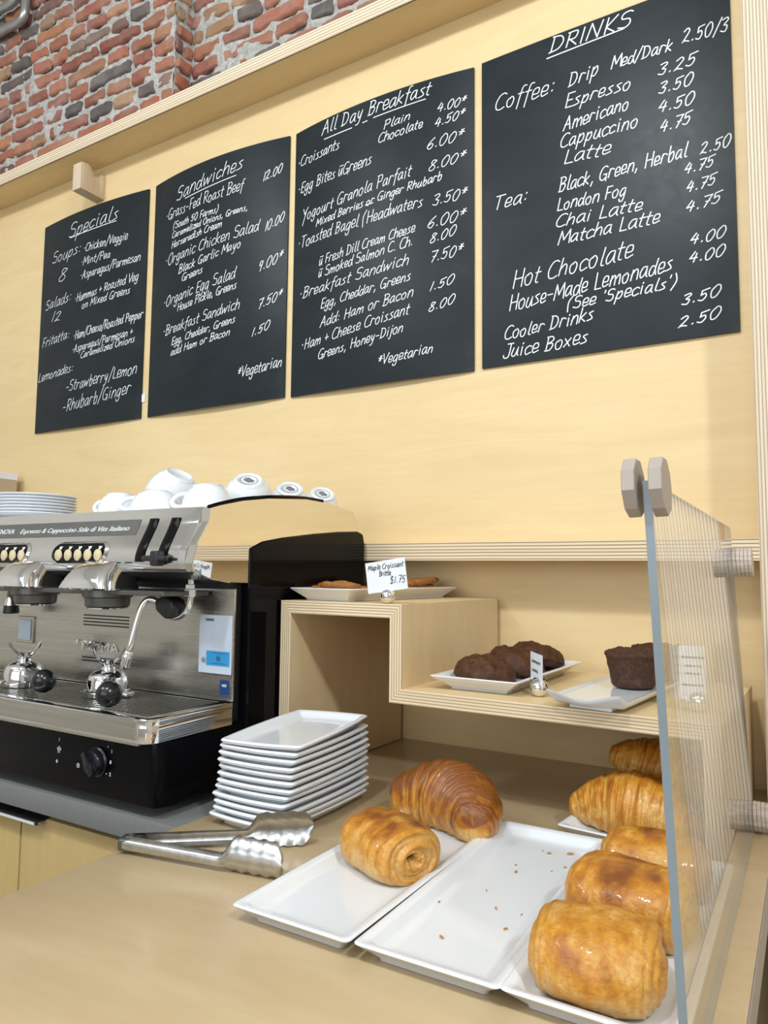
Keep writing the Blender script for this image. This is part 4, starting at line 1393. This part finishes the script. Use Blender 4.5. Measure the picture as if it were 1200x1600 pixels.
# polished side cheeks
side = [(.840, .460), (.8375, .437), (.815, .401), (.806, .372), (.810, .358), (.847, .346), (.892, .340), (.934, .339), (1.28, .39), (1.278, .447), (1.275, .466), (1.257, .485), (1.182, .496), (1.096, .498), (.984, .489), (.917, .479), (.864, .467)]
for xa, xb in ((MX1 - .018, MX1), (MX0, MX0 + .018)):
    ck = MB().prism(side, xa, xb, 'x', bev=.0012, seg=1).build('side_cheek', [MIRROR], esp, smooth=False)
    MB().tube([(((xa + xb) / 2) + .006 * (1 if xa > -1 else -1), yy_, zz_ + .001) for yy_, zz_ in side[:-len(side) + 1] + [(.868, .468), (.917, .4795), (.984, .4895), (1.04, .495), (1.096, .498), (1.15, .4975)]], .0035, n=8).build('edge_trim', [BLACK], ck)
# front fascia: curved steel with a seam strip at each end
fp = [(.842, .461), (.834, .437), (.8245, .418), (.8150, .400), (.8095, .386), (.8080, .374), (.811, .364), (.817, .357)]
def smooth2(pts, sub=6):
    P = [np.array(p) for p in pts]
    d = []
    for i in range(len(P) - 1):
        p0, p1, p2, p3 = P[max(i - 1, 0)], P[i], P[i + 1], P[min(i + 2, len(P) - 1)]
        for s in range(sub):
            u = s / sub
            d.append(0.5 * (2 * p1 + (p2 - p0) * u + (2 * p0 - 5 * p1 + 4 * p2 - p3) * u * u + (3 * p1 - p0 - 3 * p2 + p3) * u ** 3))
    d.append(P[-1])
    return [tuple(x) for x in d]
fps = smooth2(fp)
fz = lambda z: float(np.interp(z, [p[1] for p in fps[::-1]], [p[0] for p in fps[::-1]]))
MB().prism(fps + [(.86, .355), (.86, .461)], MX0 + .0185, MX1 - .034, 'x').build('fascia', [FASCIA], esp, sharp=50)
MB().prism([(y_ - .0006, z_) for y_, z_ in fps] + [(.86, .356), (.86, .460)], MX1 - .0332, MX1 - .0182, 'x').build('fascia_strip', [CHROME], esp, sharp=50)
# underside and black valance
ud = MB()
ud.prism([(.815, .357), (.850, .3455), (.905, .339), (1.27, .339), (1.27, .46), (.86, .46)], MX0 + .019, MX1 - .0185, 'x')
ud.build('upper_housing', [DARK_STRIP], esp, smooth=False)
MB().box((MX0 + .02, .800, .3185), (MX1 - .055, .900, .3265), bev=.0015).build('group_rail', [DARK_STRIP], esp, smooth=False)
# cup tray on top
ct = MB()
ct.box((MX0 + .018, .850, .458), (MX1 - .018, 1.274, .4635))
ct.box((MX0 + .018, 1.270, .4635), (MX1 - .018, 1.274, .470), bev=.001)
ct.build('cup_tray', [CHROME], esp, smooth=False)


def on_fascia(x, z, d=.0006):
    return (x, fz(z) - d, z)


# name strip
ns_ = MB()
zt, zb_ = .4455, .4185
xs_ = np.linspace(MX0 + .03, -0.973, 24)
zs_ = np.linspace(zb_, zt, 5)
Pg = np.array([[on_fascia(x_, z_, .0005) for z_ in zs_] for x_ in xs_])
v, f = grid(Pg)
ns_.add(v, f)
strip = ns_.build('name_strip', [simple('grey_name_strip', (0.15, 0.15, 0.145), 0.35, 0.6)], esp)
nt = MB()
zm = .4265
lean = -math.degrees(math.atan2(fz(.438) - fz(.424), .014))
xa, xb = at(31, 838, y=fz(zm))[0], at(202, 828, y=fz(zm))[0]
tmp = MB()
ftext(tmp, 'Espresso & Cappuccino Stile di Vita Italiano', .0135, Matrix.Identity(4), shear=.25)
Lt = max(v[0] for v in tmp.v)
ftext(nt, 'Espresso & Cappuccino Stile di Vita Italiano', .0135, frontM(xa, fz(zm) - .0012, zm, -lean), shear=.25, sx=(xb - xa) / Lt)
tmp = MB()
ftext(tmp, 'ENOVA', .0150, Matrix.Identity(4), shear=.1)
Lt = max(v[0] for v in tmp.v)
x2 = at(21.5, 838, y=fz(zm))[0]
ftext(nt, 'ENOVA', .0150, frontM(x2 - Lt * 1.05, fz(zm) - .0012, zm, -lean), shear=.1, sx=1.05)
nt.build('strip_lettering', [WHITE_PRINT], strip, smooth=False)

# push button panels, one for each brewing group
def pill(xc, zc, hw, hh, d, n=14):
    out = []
    for k in range(n + 1):
        a_ = -PI / 2 + PI * k / n
        out.append((xc + hw - hh + hh * math.cos(a_), zc + hh * math.sin(a_)))
    for k in range(n + 1):
        a_ = PI / 2 + PI * k / n
        out.append((xc - hw + hh + hh * math.cos(a_), zc + hh * math.sin(a_)))
    return out


for xc in (-1.0965, -1.312):
    zc = .3895
    bp = MB()
    o_, i_ = pill(xc, zc, .0745, .0190, 0), pill(xc, zc, .0700, .0155, 0)
    n_ = len(o_)
    vs = [on_fascia(a_, b_, .0004) for a_, b_ in o_] + [on_fascia(a_, b_, .0045) for a_, b_ in i_] + [on_fascia(a_, b_, .0030) for a_, b_ in i_]
    fs = [(k, (k + 1) % n_, (k + 1) % n_ + n_, k + n_) for k in range(n_)] + [(k + n_, (k + 1) % n_ + n_, (k + 1) % n_ + 2 * n_, k + 2 * n_) for k in range(n_)]
    bp.add(vs, fs, 0)
    bp.add(vs[2 * n_:], [tuple(range(n_))], 1)
    panel = bp.build('button_panel', [CHROME, BLACK], esp, sharp=30)
    for k in range(5):
        xb_ = xc + (k - 2) * .0265 + .001
        bt = MB()
        lathe_p = [(0.0, 0.0046), (.006, .0040), (.0095, .0024), (.0104, 0.0)]
        Mb = Matrix.Translation(on_fascia(xb_, zc - .005, .0024)) @ Matrix.Rotation(math.radians(90), 4, 'X') @ Matrix.Diagonal((0.92, 1.02, 1, 1))
        bt.lathe(lathe_p[::-1], 22, M=Mb)
        bt.build('button', [CREAM], panel)
        ic = MB()
        z_ = zc + .0075
        ic.add([on_fascia(xb_ - .0045, z_ + .003, .0034), on_fascia(xb_ + .0045, z_ + .003, .0034), on_fascia(xb_ + .0025, z_ - .0022, .0034), on_fascia(xb_ - .0025, z_ - .0022, .0034)], [(3, 2, 1, 0)])
        ic.build('cup_icon', [WHITE_PRINT], panel, smooth=False)

# steam lever slots and the lever
for k, (ta, ba) in enumerate((((237, 812), (222, 883)), ((271, 810), (257, 873)))):
    xt, xb_ = at(*ta, y=fz(.445))[0], at(*ba, y=fz(.372))[0]
    xm = (xt + xb_) / 2 + .001
    sm = MB()
    zz = np.linspace(.373, .446, 12)
    Pg = np.array([[on_fascia(xm + u, z_, .0012 + .0018 * (1 - abs(u) / .0105)) for z_ in zz] for u in (-.0105, -.006, .006, .0105)])
    v, f = grid(Pg)
    sm.add(v, f)
    slot = sm.build('lever_slot', [BLACK], esp)
    if k == 1:
        lv = MB()
        c_ = Vector(on_fascia(xm - .001, .3785, .010))
        lv.box(c_ + Vector((-.030, -.006, -.0045)), c_ + Vector((.022, .006, .0045)), bev=.003)
        lv.box(c_ + Vector((-.009, -.007, -.012)), c_ + Vector((.009, .010, .012)), bev=.003)
        lv.build('steam_lever', [BLACK_MATT], esp)
pp = MB()
for k in range(2):
    pp.box(Vector(on_fascia(-1.004 + k * .028, .3705, .0006)), Vector(on_fascia(-1.004 + k * .028, .3705, .0006)) + Vector((.017, .0008, .0022)))
pp.build('indicator_slot', [BLACK_MATT], esp, smooth=False)

# brewing groups
for gx in (-1.037, -1.238):
    cv = MB()
    rows = []
    for (z_, yf, hw, yb) in ((.3735, .803, .040, .84), (.366, .788, .043, .84), (.352, .774, .0475, .84), (.338, .766, .054, .84), (.329, .764, .060, .84), (.3265, .768, .058, .84)):
        sec = [(gx - hw, yb), (gx - hw, yf + .016), (gx - hw * .93, yf + .006), (gx - hw * .72, yf + .0005), (gx, yf - .002), (gx + hw * .72, yf + .0005), (gx + hw * .93, yf + .006), (gx + hw, yf + .016), (gx + hw, yb)]
        sec = smooth2(sec, 4)
        rows.append([(x_, y_, z_) for x_, y_ in sec])
    v, f = grid(np.array(rows))
    cv.add(v, f[:, ::-1])
    n_ = len(rows[0])
    cv.add([rows[-1][k] for k in range(n_)], [tuple(range(n_))])
    cv.add([rows[0][k] for k in range(n_)], [tuple(range(n_))[::-1]])
    g_ = cv.build('group_cover', [CHROME], esp, sharp=45)
    hd = MB()
    hd.lathe([(.030, .296), (.036, .298), (.037, .312), (.041, .314), (.041, .3265)], 40, M=Matrix.Translation((gx, .826, 0)))
    hd.build('brew_head', [DARK_STRIP], g_)
    rg = MB()
    rg.lathe([(.031, .2945), (.0335, .2938), (.0345, .2962), (.031, .2965)], 40, M=Matrix.Translation((gx, .826, 0)))
    rg.build('head_ring', [CHROME], g_)

# steam wand at the right end
yw = .862
nutp = at(298, 926, y=yw)
def W_(px, py, y=yw):
    return tuple(at(px, py, y=y))
wd = MB()
wd.tube([W_(299, 905), W_(298.5, 918), W_(298, 935), W_(293, 952), W_(283, 962), W_(270, 964), W_(258, 955), W_(248, 942, .855), W_(238, 936.5, .85), W_(228, 939, .845), W_(220, 952, .84), W_(212, 978, .835), W_(204, 1010, .83), W_(200, 1022, .829)], [.0052] * 14, n=16)
wand = wd.build('steam_wand', [CHROME], esp)
tp = MB()
tp.tube([W_(201, 1018, .829), W_(199, 1026, .828), W_(195.5, 1041, .827), W_(195, 1045, .827)], [.0062, .0088, .0082, .0060], n=18)
tp.build('nozzle', [CHROME], wand)
nu_ = MB()
nu_.lathe([(.0085, 0), (.010, .001), (.010, .012), (.0085, .013), (.0085, .020), (.007, .021)], 6, M=Matrix.Translation((nutp[0], yw, nutp[2] - .007)))
nu_.build('nut', [CHROME], wand, smooth=False)
gp = MB()
q = [at(px, py, y=yw - .008) for px, py in ((247, 938), (262, 929), (276, 937), (279, 950), (272, 966), (263, 967), (249, 954))]
gp.prism([(p_[0], p_[2]) for p_ in q], yw - .018, yw + .012, 'y', bev=.005, seg=3)
gp.build('grip', [BLACK_MATT], wand)

# hot water spout further along
yw2 = .86
c_ = at(19, 925, y=yw2)
hs = MB()
hs.lathe([(.004, 0.03), (.005, 0.012), (.007, 0.006), (.0125, -.022), (.013, -.027)], 24, M=Matrix.Translation((c_[0], yw2, c_[2])), mi=0)
hs.lathe([(.0131, -.026), (.0150, -.040), (.0135, -.042), (0, -.042)], 24, M=Matrix.Translation((c_[0], yw2, c_[2])), mi=1)
hs.build('water_spout', [CHROME, BLACK_MATT], esp)


# ================================================================== portafilters upside down on the grate
def portafilter(label, bx, by, ang):
    t = thing('portafilter', label, 'portafilter', (bx, by, TZ - .0003), ang, 'portafilters resting on the drip grate')
    b = MB()
    b.lathe([(.0335, 0), (.0375, .001), (.0375, .010), (.0345, .012), (.0335, .026), (.031, .034), (.024, .041), (.012, .045), (.009, .052), (0, .052)], 48)
    for a_ in (0.9, 0.9 + PI):
        Mr = Matrix.Rotation(a_, 4, 'Z')
        b.box((.034, -.011, .0015), (.047, .011, .0085), bev=.0015, M=Mr)
    b.build('basket', [CHROME], t, world=False)
    h = MB()
    h.tube([(.028, 0, .026), (.050, 0, .0265), (.062, 0, .027)], [.010, .0095, .0115], n=20, mi=0, smooth_path=False)
    h.tube([(.062, 0, .027), (.10, 0, .0275), (.140, 0, .028)], [.0125, .0135, .0145], n=22, mi=1, smooth_path=False)
    hd_ = h.build('handle', [CHROME, KNOB_BLACK], t, world=False)
    k = MB()
    Ml = Matrix.Translation((.158, 0, .0275)) @ Matrix.Rotation(PI / 2, 4, 'Y')
    k.lathe([(0.001, -.024)] + [(.0195 * math.sin(a_), -.0195 * math.cos(a_)) for a_ in np.linspace(.55, PI - .001, 20)], 32, M=Ml)
    k.build('knob', [KNOB_BLACK], hd_, world=False)
    # twin spout: a pair of open horns curving up and out
    s = MB()
    s.lathe([(.010, .048), (.0115, .052), (.0115, .058), (.008, .060)], 24)
    for sg in (-1, 1):
        rows = []
        for i, (yy_, zz_, ww) in enumerate(((0.002, .0580, .011), (.010, .0590, .0135), (.019, .065, .0145), (.027, .074, .0135), (.031, .085, .0095))):
            rows.append([(ww * math.cos(a_), sg * (yy_ + .0035 * (1 - math.sin(a_)) * -1), zz_ - .009 * math.sin(a_) * -1 * .6 - .004) for a_ in np.linspace(PI, 2 * PI, 11)])
        v, f = grid(np.array(rows))
        nv_ = len(v)
        off = np.array([[p_[0] * .82, p_[1] * .93, p_[2] + .0016] for p_ in v])
        s.add(np.concatenate([v, off]), [tuple(q_) for q_ in f.tolist()] + [tuple(i_ + nv_ for i_ in q_[::-1]) for q_ in f.tolist()])
    s.tube([(.0, -.004, .056), (.014, 0, .058)], [.005, .004], n=12, smooth_path=False)
    s.build('twin_spout', [CHROME], t, world=False)
    return t


portafilter('upturned portafilter on the grate below the steam wand, handle towards the counter', -1.043, .838, math.radians(-38))
portafilter('upturned portafilter on the grate below the rocker switch', -1.262, .826, math.radians(-22))


# ================================================================== cups and saucers on the machine
def cup_mesh(R, H, base, handle=True):
    """cup standing upside down: rim on z=0, foot up"""
    prof = [(R - .0032, .004), (R - .0028, .0006), (R - .0012, 0), (R, .0012), (R * .995, H * .18), (R * .965, H * .38), (R * .89, H * .58), (R * .76, H * .78), (R * .62, H * .90), (base + .0035, H * .95), (base + .0015, H * .975), (base, H), (base - .0025, H), (base - .004, H - .0025), (0.0, H - .0025)]
    inner = [(0.0, H - .007), (R * .5, H * .86), (R * .72, H * .72), (R * .86, H * .52), (R * .93, H * .3), (R - .0036, .02), (R - .0032, .004)]
    p = smooth2(prof[3:10], 3)
    prof = prof[:3] + p + prof[10:]
    m = MB()
    m.lathe(inner[:-1] + prof, 64)
    return m


def cup(label, R, H, base, loc, rot, handle=None, stamp=True, group='white cups on the espresso machine'):
    t = thing('coffee_cup', label, 'cup', loc, 0, group)
    t.rotation_euler = tuple(math.radians(a) for a in rot)
    cup_mesh(R, H, base).build('bowl', [PORC], t, world=False, sharp=60)
    if handle is not None:
        h = MB()
        a = math.radians(handle)
        d = Vector((math.cos(a), math.sin(a), 0))
        pts = [d * (R * .93) + Vector((0, 0, H * .30)), d * (R * 1.16) + Vector((0, 0, H * .20)), d * (R * 1.42) + Vector((0, 0, H * .26)), d * (R * 1.48) + Vector((0, 0, H * .42)), d * (R * 1.25) + Vector((0, 0, H * .62)), d * (R * .82) + Vector((0, 0, H * .70))]
        h.tube(pts, [.0042, .0046, .0048, .0048, .0045, .0042], n=12)
        h.build('handle', [PORC], t, world=False)
    if stamp:
        s = MB()
        r = base * .66
        z = H - .0018
        ribbon(s, [(r * math.cos(2 * PI * k / 28), r * math.sin(2 * PI * k / 28)) for k in range(29)], .00045, lambda x, y: (x, y, z))
        for k, (u0, u1, v_) in enumerate(((-.45, -.1, .28), (.05, .5, .28), (-.6, -.2, 0.0), (-.1, .25, 0.0), (.35, .62, 0.0), (-.4, .05, -.30), (.15, .4, -.30))):
            ribbon(s, [(u0 * r, v_ * r), (u1 * r, v_ * r + .0004)], r * .085, lambda x, y: (x, y, z))
        s.build('base_stamp', [INK], t, world=False, smooth=False)
    return t


CZ = .4637
cup('white cup upside down with its handle towards the saucers, lowest of the row', .040, .044, .020, (-1.152, .935, CZ), (0, 0, 0), 190, False)
cup('white cup upside down with a square shoulder, between the lowest cup and the tilted one', .044, .050, .024, (-1.165, 1.060, CZ), (0, 0, 0), 60, False)
cup('white cup upside down supporting one side of the tilted cup', .047, .044, .022, (-1.043, .930, CZ), (0, 0, 0), 205, False)
cup('large white cup tilted over on top of the others, the highest one', .052, .060, .027, (-1.098, 1.012, CZ + .035), (4, 32, 0), None, False)
cup('white cup upside down at the front corner of the machine, handle on its left', .046, .050, .025, (-.928, .945, CZ), (0, 0, 0), 200, False)
cup('biggest of the three cups showing a stamped base, next to the front corner cup', .049, .058, .025, (-.937, 1.062, CZ + .0235), (26, 26, 0), None, True)
cup('middle one of the three cups showing a stamped base', .041, .052, .023, (-.918, 1.165, CZ + .0235), (28, 28, 0), None, True)
cup('smallest of the three cups showing a stamped base, at the back of the machine', .038, .048, .022, (-.893, 1.238, CZ + .0235), (26, 32, 0), None, True)

sp_ = [(0.0, .002), (.030, .002), (.032, 0.0), (.036, 0.0), (.038, .002), (.062, .0060), (.084, .0130), (.0865, .0150), (.0860, .0165), (.0835, .0162), (.062, .0095), (.040, .0065), (0.0, .0060)]
sc0 = None
on_ = ['top', 'second from the top', 'third from the top', 'middle', 'third from the bottom', 'second from the bottom', 'bottom']
for i in range(7):
    z = CZ + (6 - i) * .0066
    if sc0 is None:
        m = MB(); m.lathe(sp_, 64)
        sc0 = m.build('saucer', [PORC], None, sharp=60); o = sc0
    else:
        o = sc0.copy(); COL.objects.link(o)
    o.location = (-1.470 + random.uniform(-.0012, .0012), .968 + random.uniform(-.0012, .0012), z)
    set_props(o, 'round white saucer, %s one of the pile on the espresso machine' % on_[i], 'saucer', 'round white saucers on the espresso machine')

p = at(28, 741, y=1.385)
LZ = 0.4217
bx = thing('small_box', 'small pale cardboard box with a white band on the ledge behind the saucers', 'box', (p[0] - .05, 1.35, LZ))
MB().box((p[0] - .10, 1.316, LZ), (p[0] - .001, 1.384, p[2] - .020)).build('carton', [simple('kraft_card', (0.47, 0.37, 0.26), 0.7)], bx, smooth=False)
MB().box((p[0] - .101, 1.315, p[2] - .0205), (p[0], 1.385, p[2]), bev=.001).build('lid', [PAPER], bx, smooth=False)
m = MB()
ftext(m, '2', .017, frontM(p[0] - .034, 1.3145, p[2] - .016))
m.build('printed_mark', [INK], bx, smooth=False)

# ================================================================== tongs
tg = thing('tongs', 'stainless steel serving tongs lying open beside the stacked plates', 'tongs', (-0.775, .686, 0.0))


def tong_arm(a, b, side, up0=0.0, up1=0.0):
    a, b = Vector((*a, 0)), Vector((*b, 0))
    L = (b - a).length
    d = (b - a).normalized()
    n = Vector((-d.y, d.x, 0)) * side           # inward
    nu, nv = 90, 15
    hc = 0.0118
    P = np.zeros((nu, nv, 3))
    for i in range(nu):
        s = i / (nu - 1)
        hd = max(0.0, (s - .62) / .38)
        k = min(1.0, hd / .22)
        k = k * k * (3 - 2 * k)
        hw = .0090 * (1 - k) + .0205 * k
        endr = 1.0 if hd < .78 else math.sqrt(max(0.02, 1 - ((hd - .78) / .225) ** 2))
        sc = 1 + (.09 * abs(math.sin(hd * 5.2 * PI)) if hd > .15 else 0)
        dep = (.0085 * (1 - k) + .0125 * k)
        for j in range(nv):
            w = -1 + 2 * j / (nv - 1)
            e = abs(w)
            hh = w * hw * endr * (1 + (sc - 1) * e ** 3)
            inn = dep * (e ** 3.2 if k < .5 else e ** 2.4) * endr
            rip = .0014 * math.sin(hd * 5.2 * 2 * PI) * k * e ** 2
            c = a + d * (L * s) + n * (inn + rip)
            P[i, j] = (c.x, c.y, hc + (up0 + (up1 - up0) * s) + .0085 * k + hh)
    v, f = grid(P)
    N = len(v)
    nn = np.array(n)
    off = v + nn * .0011
    rim = [i * nv for i in range(nu)] + [(nu - 1) * nv + j for j in range(1, nv)] + [i * nv + nv - 1 for i in range(nu - 2, -1, -1)] + [j for j in range(nv - 2, 0, -1)]
    sd = [(rim[i], rim[i] + N, rim[(i + 1) % len(rim)] + N, rim[(i + 1) % len(rim)]) for i in range(len(rim))]
    m = MB()
    m.add(np.concatenate([v, off]), f.tolist() + [tuple(q_[::-1] + N) for q_ in f] + sd)
    return m.build('arm', [TONG], tg, sharp=60)


tong_arm((-.7720, .670), (-.583, .807), -1, 0, .004)
tong_arm((-.7640, .645), (-.538, .683), 1, 0, 0)
hg = MB()
hg.box((-.7755, .647, .0035), (-.749, .669, .0195), bev=.003, M=Matrix.Translation((-.762, .658, 0)) @ Matrix.Rotation(math.radians(22), 4, 'Z') @ Matrix.Translation((.762, -.658, 0)))
hg.lathe([(.004, .019), (.004, .0215), (.002, .0225), (0, .0225)], 16, M=Matrix.Translation((-.761, .658, 0)))
hg.build('hinge', [DARK_STRIP], tg, smooth=True)

# ================================================================== acrylic guard
KL = 0.0442
GX = lambda z: -0.0810 - KL * z
GT = 0.0062
guard = thing('acrylic_guard', 'clear leaning acrylic sneeze guard standing on the counter beside the pastries', 'sneeze guard', (-0.081, .86, 0.0))
YG0, YG1, ZG = 0.5560, 1.1680, 0.4300
m = MB()
c8 = [(GX(z) - s_, y_, z) for z in (0.0008, ZG) for y_, s_ in ((YG0, GT), (YG0, 0), (YG1, 0), (YG1, GT))]
m.add(c8, [(1, 2, 6, 5), (3, 0, 4, 7)], 0)
m.add(c8, [(0, 1, 5, 4), (2, 3, 7, 6), (4, 5, 6, 7), (3, 2, 1, 0)], 1)
m.build('pane', [ACRYLIC, ACRYLIC_EDGE], guard, smooth=False)


def disc(name, yc, zc, xoff0, th, r, parent, sides=28, mats=None, M2=None):
    m = MB()
    rot = Matrix.Rotation(math.atan(-KL) + PI / 2, 4, 'Y')
    Mx = Matrix.Translation((GX(zc) + xoff0, yc, zc)) @ rot
    m.lathe([(r * .97, 0), (r, .0006), (r, th - .0006), (r * .97, th)], sides, M=Mx)
    return m.build(name, mats or [DISC], parent, sharp=25)


# clamp of two wooden discs on the top front corner
cy, cz_ = YG0 + .006, .4255
disc('clamp_disc', cy, cz_, .0004, .0095, .0225, guard, 9, [WHITE_DISC])
disc('clamp_disc', cy, cz_, -GT - .0124, .0095, .0225, guard, 9, [WHITE_DISC])
for k in range(5):
    disc('spacer_disc', YG1 - .004, .3795, .0003 + k * .0051, .0048, .0205, guard)
for k in range(6):
    disc('spacer_disc', YG1 + .006, .0215, .0003 + k * .0051, .0048, .0205, guard)

# ================================================================== price cards in ball holders
def ball_holder(label, x, y, z, r):
    m = MB()
    prof = [(0.0, -r), (r * .45, -r * .93)] + [(r * math.sin(a_), -r * math.cos(a_)) for a_ in np.linspace(.55, PI - .02, 26)] + [(0.0, r)]
    prof = [(p_[0], max(p_[1], -r * .9)) for p_ in prof]
    m.lathe(prof, 40, M=Matrix.Translation((0, 0, r * .9)))
    m.box((-r * .6, -.0004, r * 1.2), (r * .6, .0004, r * 1.905), mi=1)
    o = m.build('card_holder', [CHROME, BLACK_MATT], None)
    o.location = (x, y, z + .0003)
    return set_props(o, label, 'card holder', 'chrome ball card holders')


def price_card(label, O, ex, ey, w, h, lines):
    """card in the plane spanned by ex, ey from its lower left corner O; lines: (text, u0, v0, u1, v1, cap height)"""
    ex, ey = Vector(ex).normalized(), Vector(ey).normalized()
    nz = ex.cross(ey).normalized()
    Mc = Matrix(((ex.x, ey.x, nz.x, O[0]), (ex.y, ey.y, nz.y, O[1]), (ex.z, ey.z, nz.z, O[2]), (0, 0, 0, 1)))
    t = thing('price_card', label, 'price card', (0, 0, 0))
    t.matrix_world = Mc
    WM[t.name] = Mc
    MB().box((0, 0, -.0004), (w, h, 0)).build('card', [PAPER], t, world=False, smooth=False)
    m = MB()
    for i, (s, u0, v0, u1, v1, ch) in enumerate(lines):
        write_line(m, s, (u0 * w, v0 * h), (u1 * w, v1 * h), ch * h, .00050, lambda a_, b_: (a_, b_, .0005), i)
    m.build('handwriting', [INK], t, world=False, smooth=False)
    return t


# front card on the top step, facing the customer
hx, hy, hz = -0.6015, 1.030, RZT
ball_holder('chrome ball holding the Maple Croissant Brittle price card', hx, hy, hz, .0128)
yc = hy - .001
A_, B_, T_ = at(575.5, 928, y=yc), at(637.5, 919.5, y=yc), at(568.5, 881, y=yc)
ex_ = Vector(B_) - Vector(A_)
ey_ = Vector(T_) - Vector(A_)
price_card('white card lettered Maple Croissant Brittle $1.75', A_, ex_, ey_ - ex_.normalized() * ey_.dot(ex_.normalized()), ex_.length, ey_.length,
           [('Maple Croissant', .06, .74, .95, .73, .17), ('Brittle', .33, .52, .62, .50, .17), ('$1.75', .58, .24, .96, .22, .22)])
# cards on the lower shelf
hx, hy, hz = -0.3600, 1.072, RZM
ball_holder('chrome ball in front of the dark cookies on the lower shelf', hx, hy, hz, .0140)
d_ = Vector((.57, -.82, 0)).normalized()
price_card('white price card turned edge-on beside the dark cookies', (hx - .046 * d_.x, hy - .046 * d_.y, hz + .0125), d_, (0, 0, 1), .064, .0500,
           [('^^^^^', .10, .66, .80, .66, .16), ('^^^', .15, .40, .60, .38, .16), ('^^', .30, .16, .60, .14, .16)])
hx, hy, hz = -0.1370, 1.075, RZM
ball_holder('chrome ball seen through the acrylic guard by the chocolate muffins', hx, hy, hz, .0150)
A_ = at(1073, 1090, y=hy - .001)
B_ = at(1100, 1092, y=hy - .001)
ex_ = Vector((B_[0] - A_[0], 0, 0))
price_card('white price card seen through the acrylic guard', (A_[0] - .009, hy - .0015, RZM + .015), (1, 0, 0.0), (0, 0, 1), .034, .073,
           [('^^^^^^', .08, .76, .92, .76, .07), ('^^^^', .20, .60, .80, .60, .07), ('^^^^', .22, .46, .78, .46, .07), ('^^^^^^', .10, .26, .90, .26, .05)])
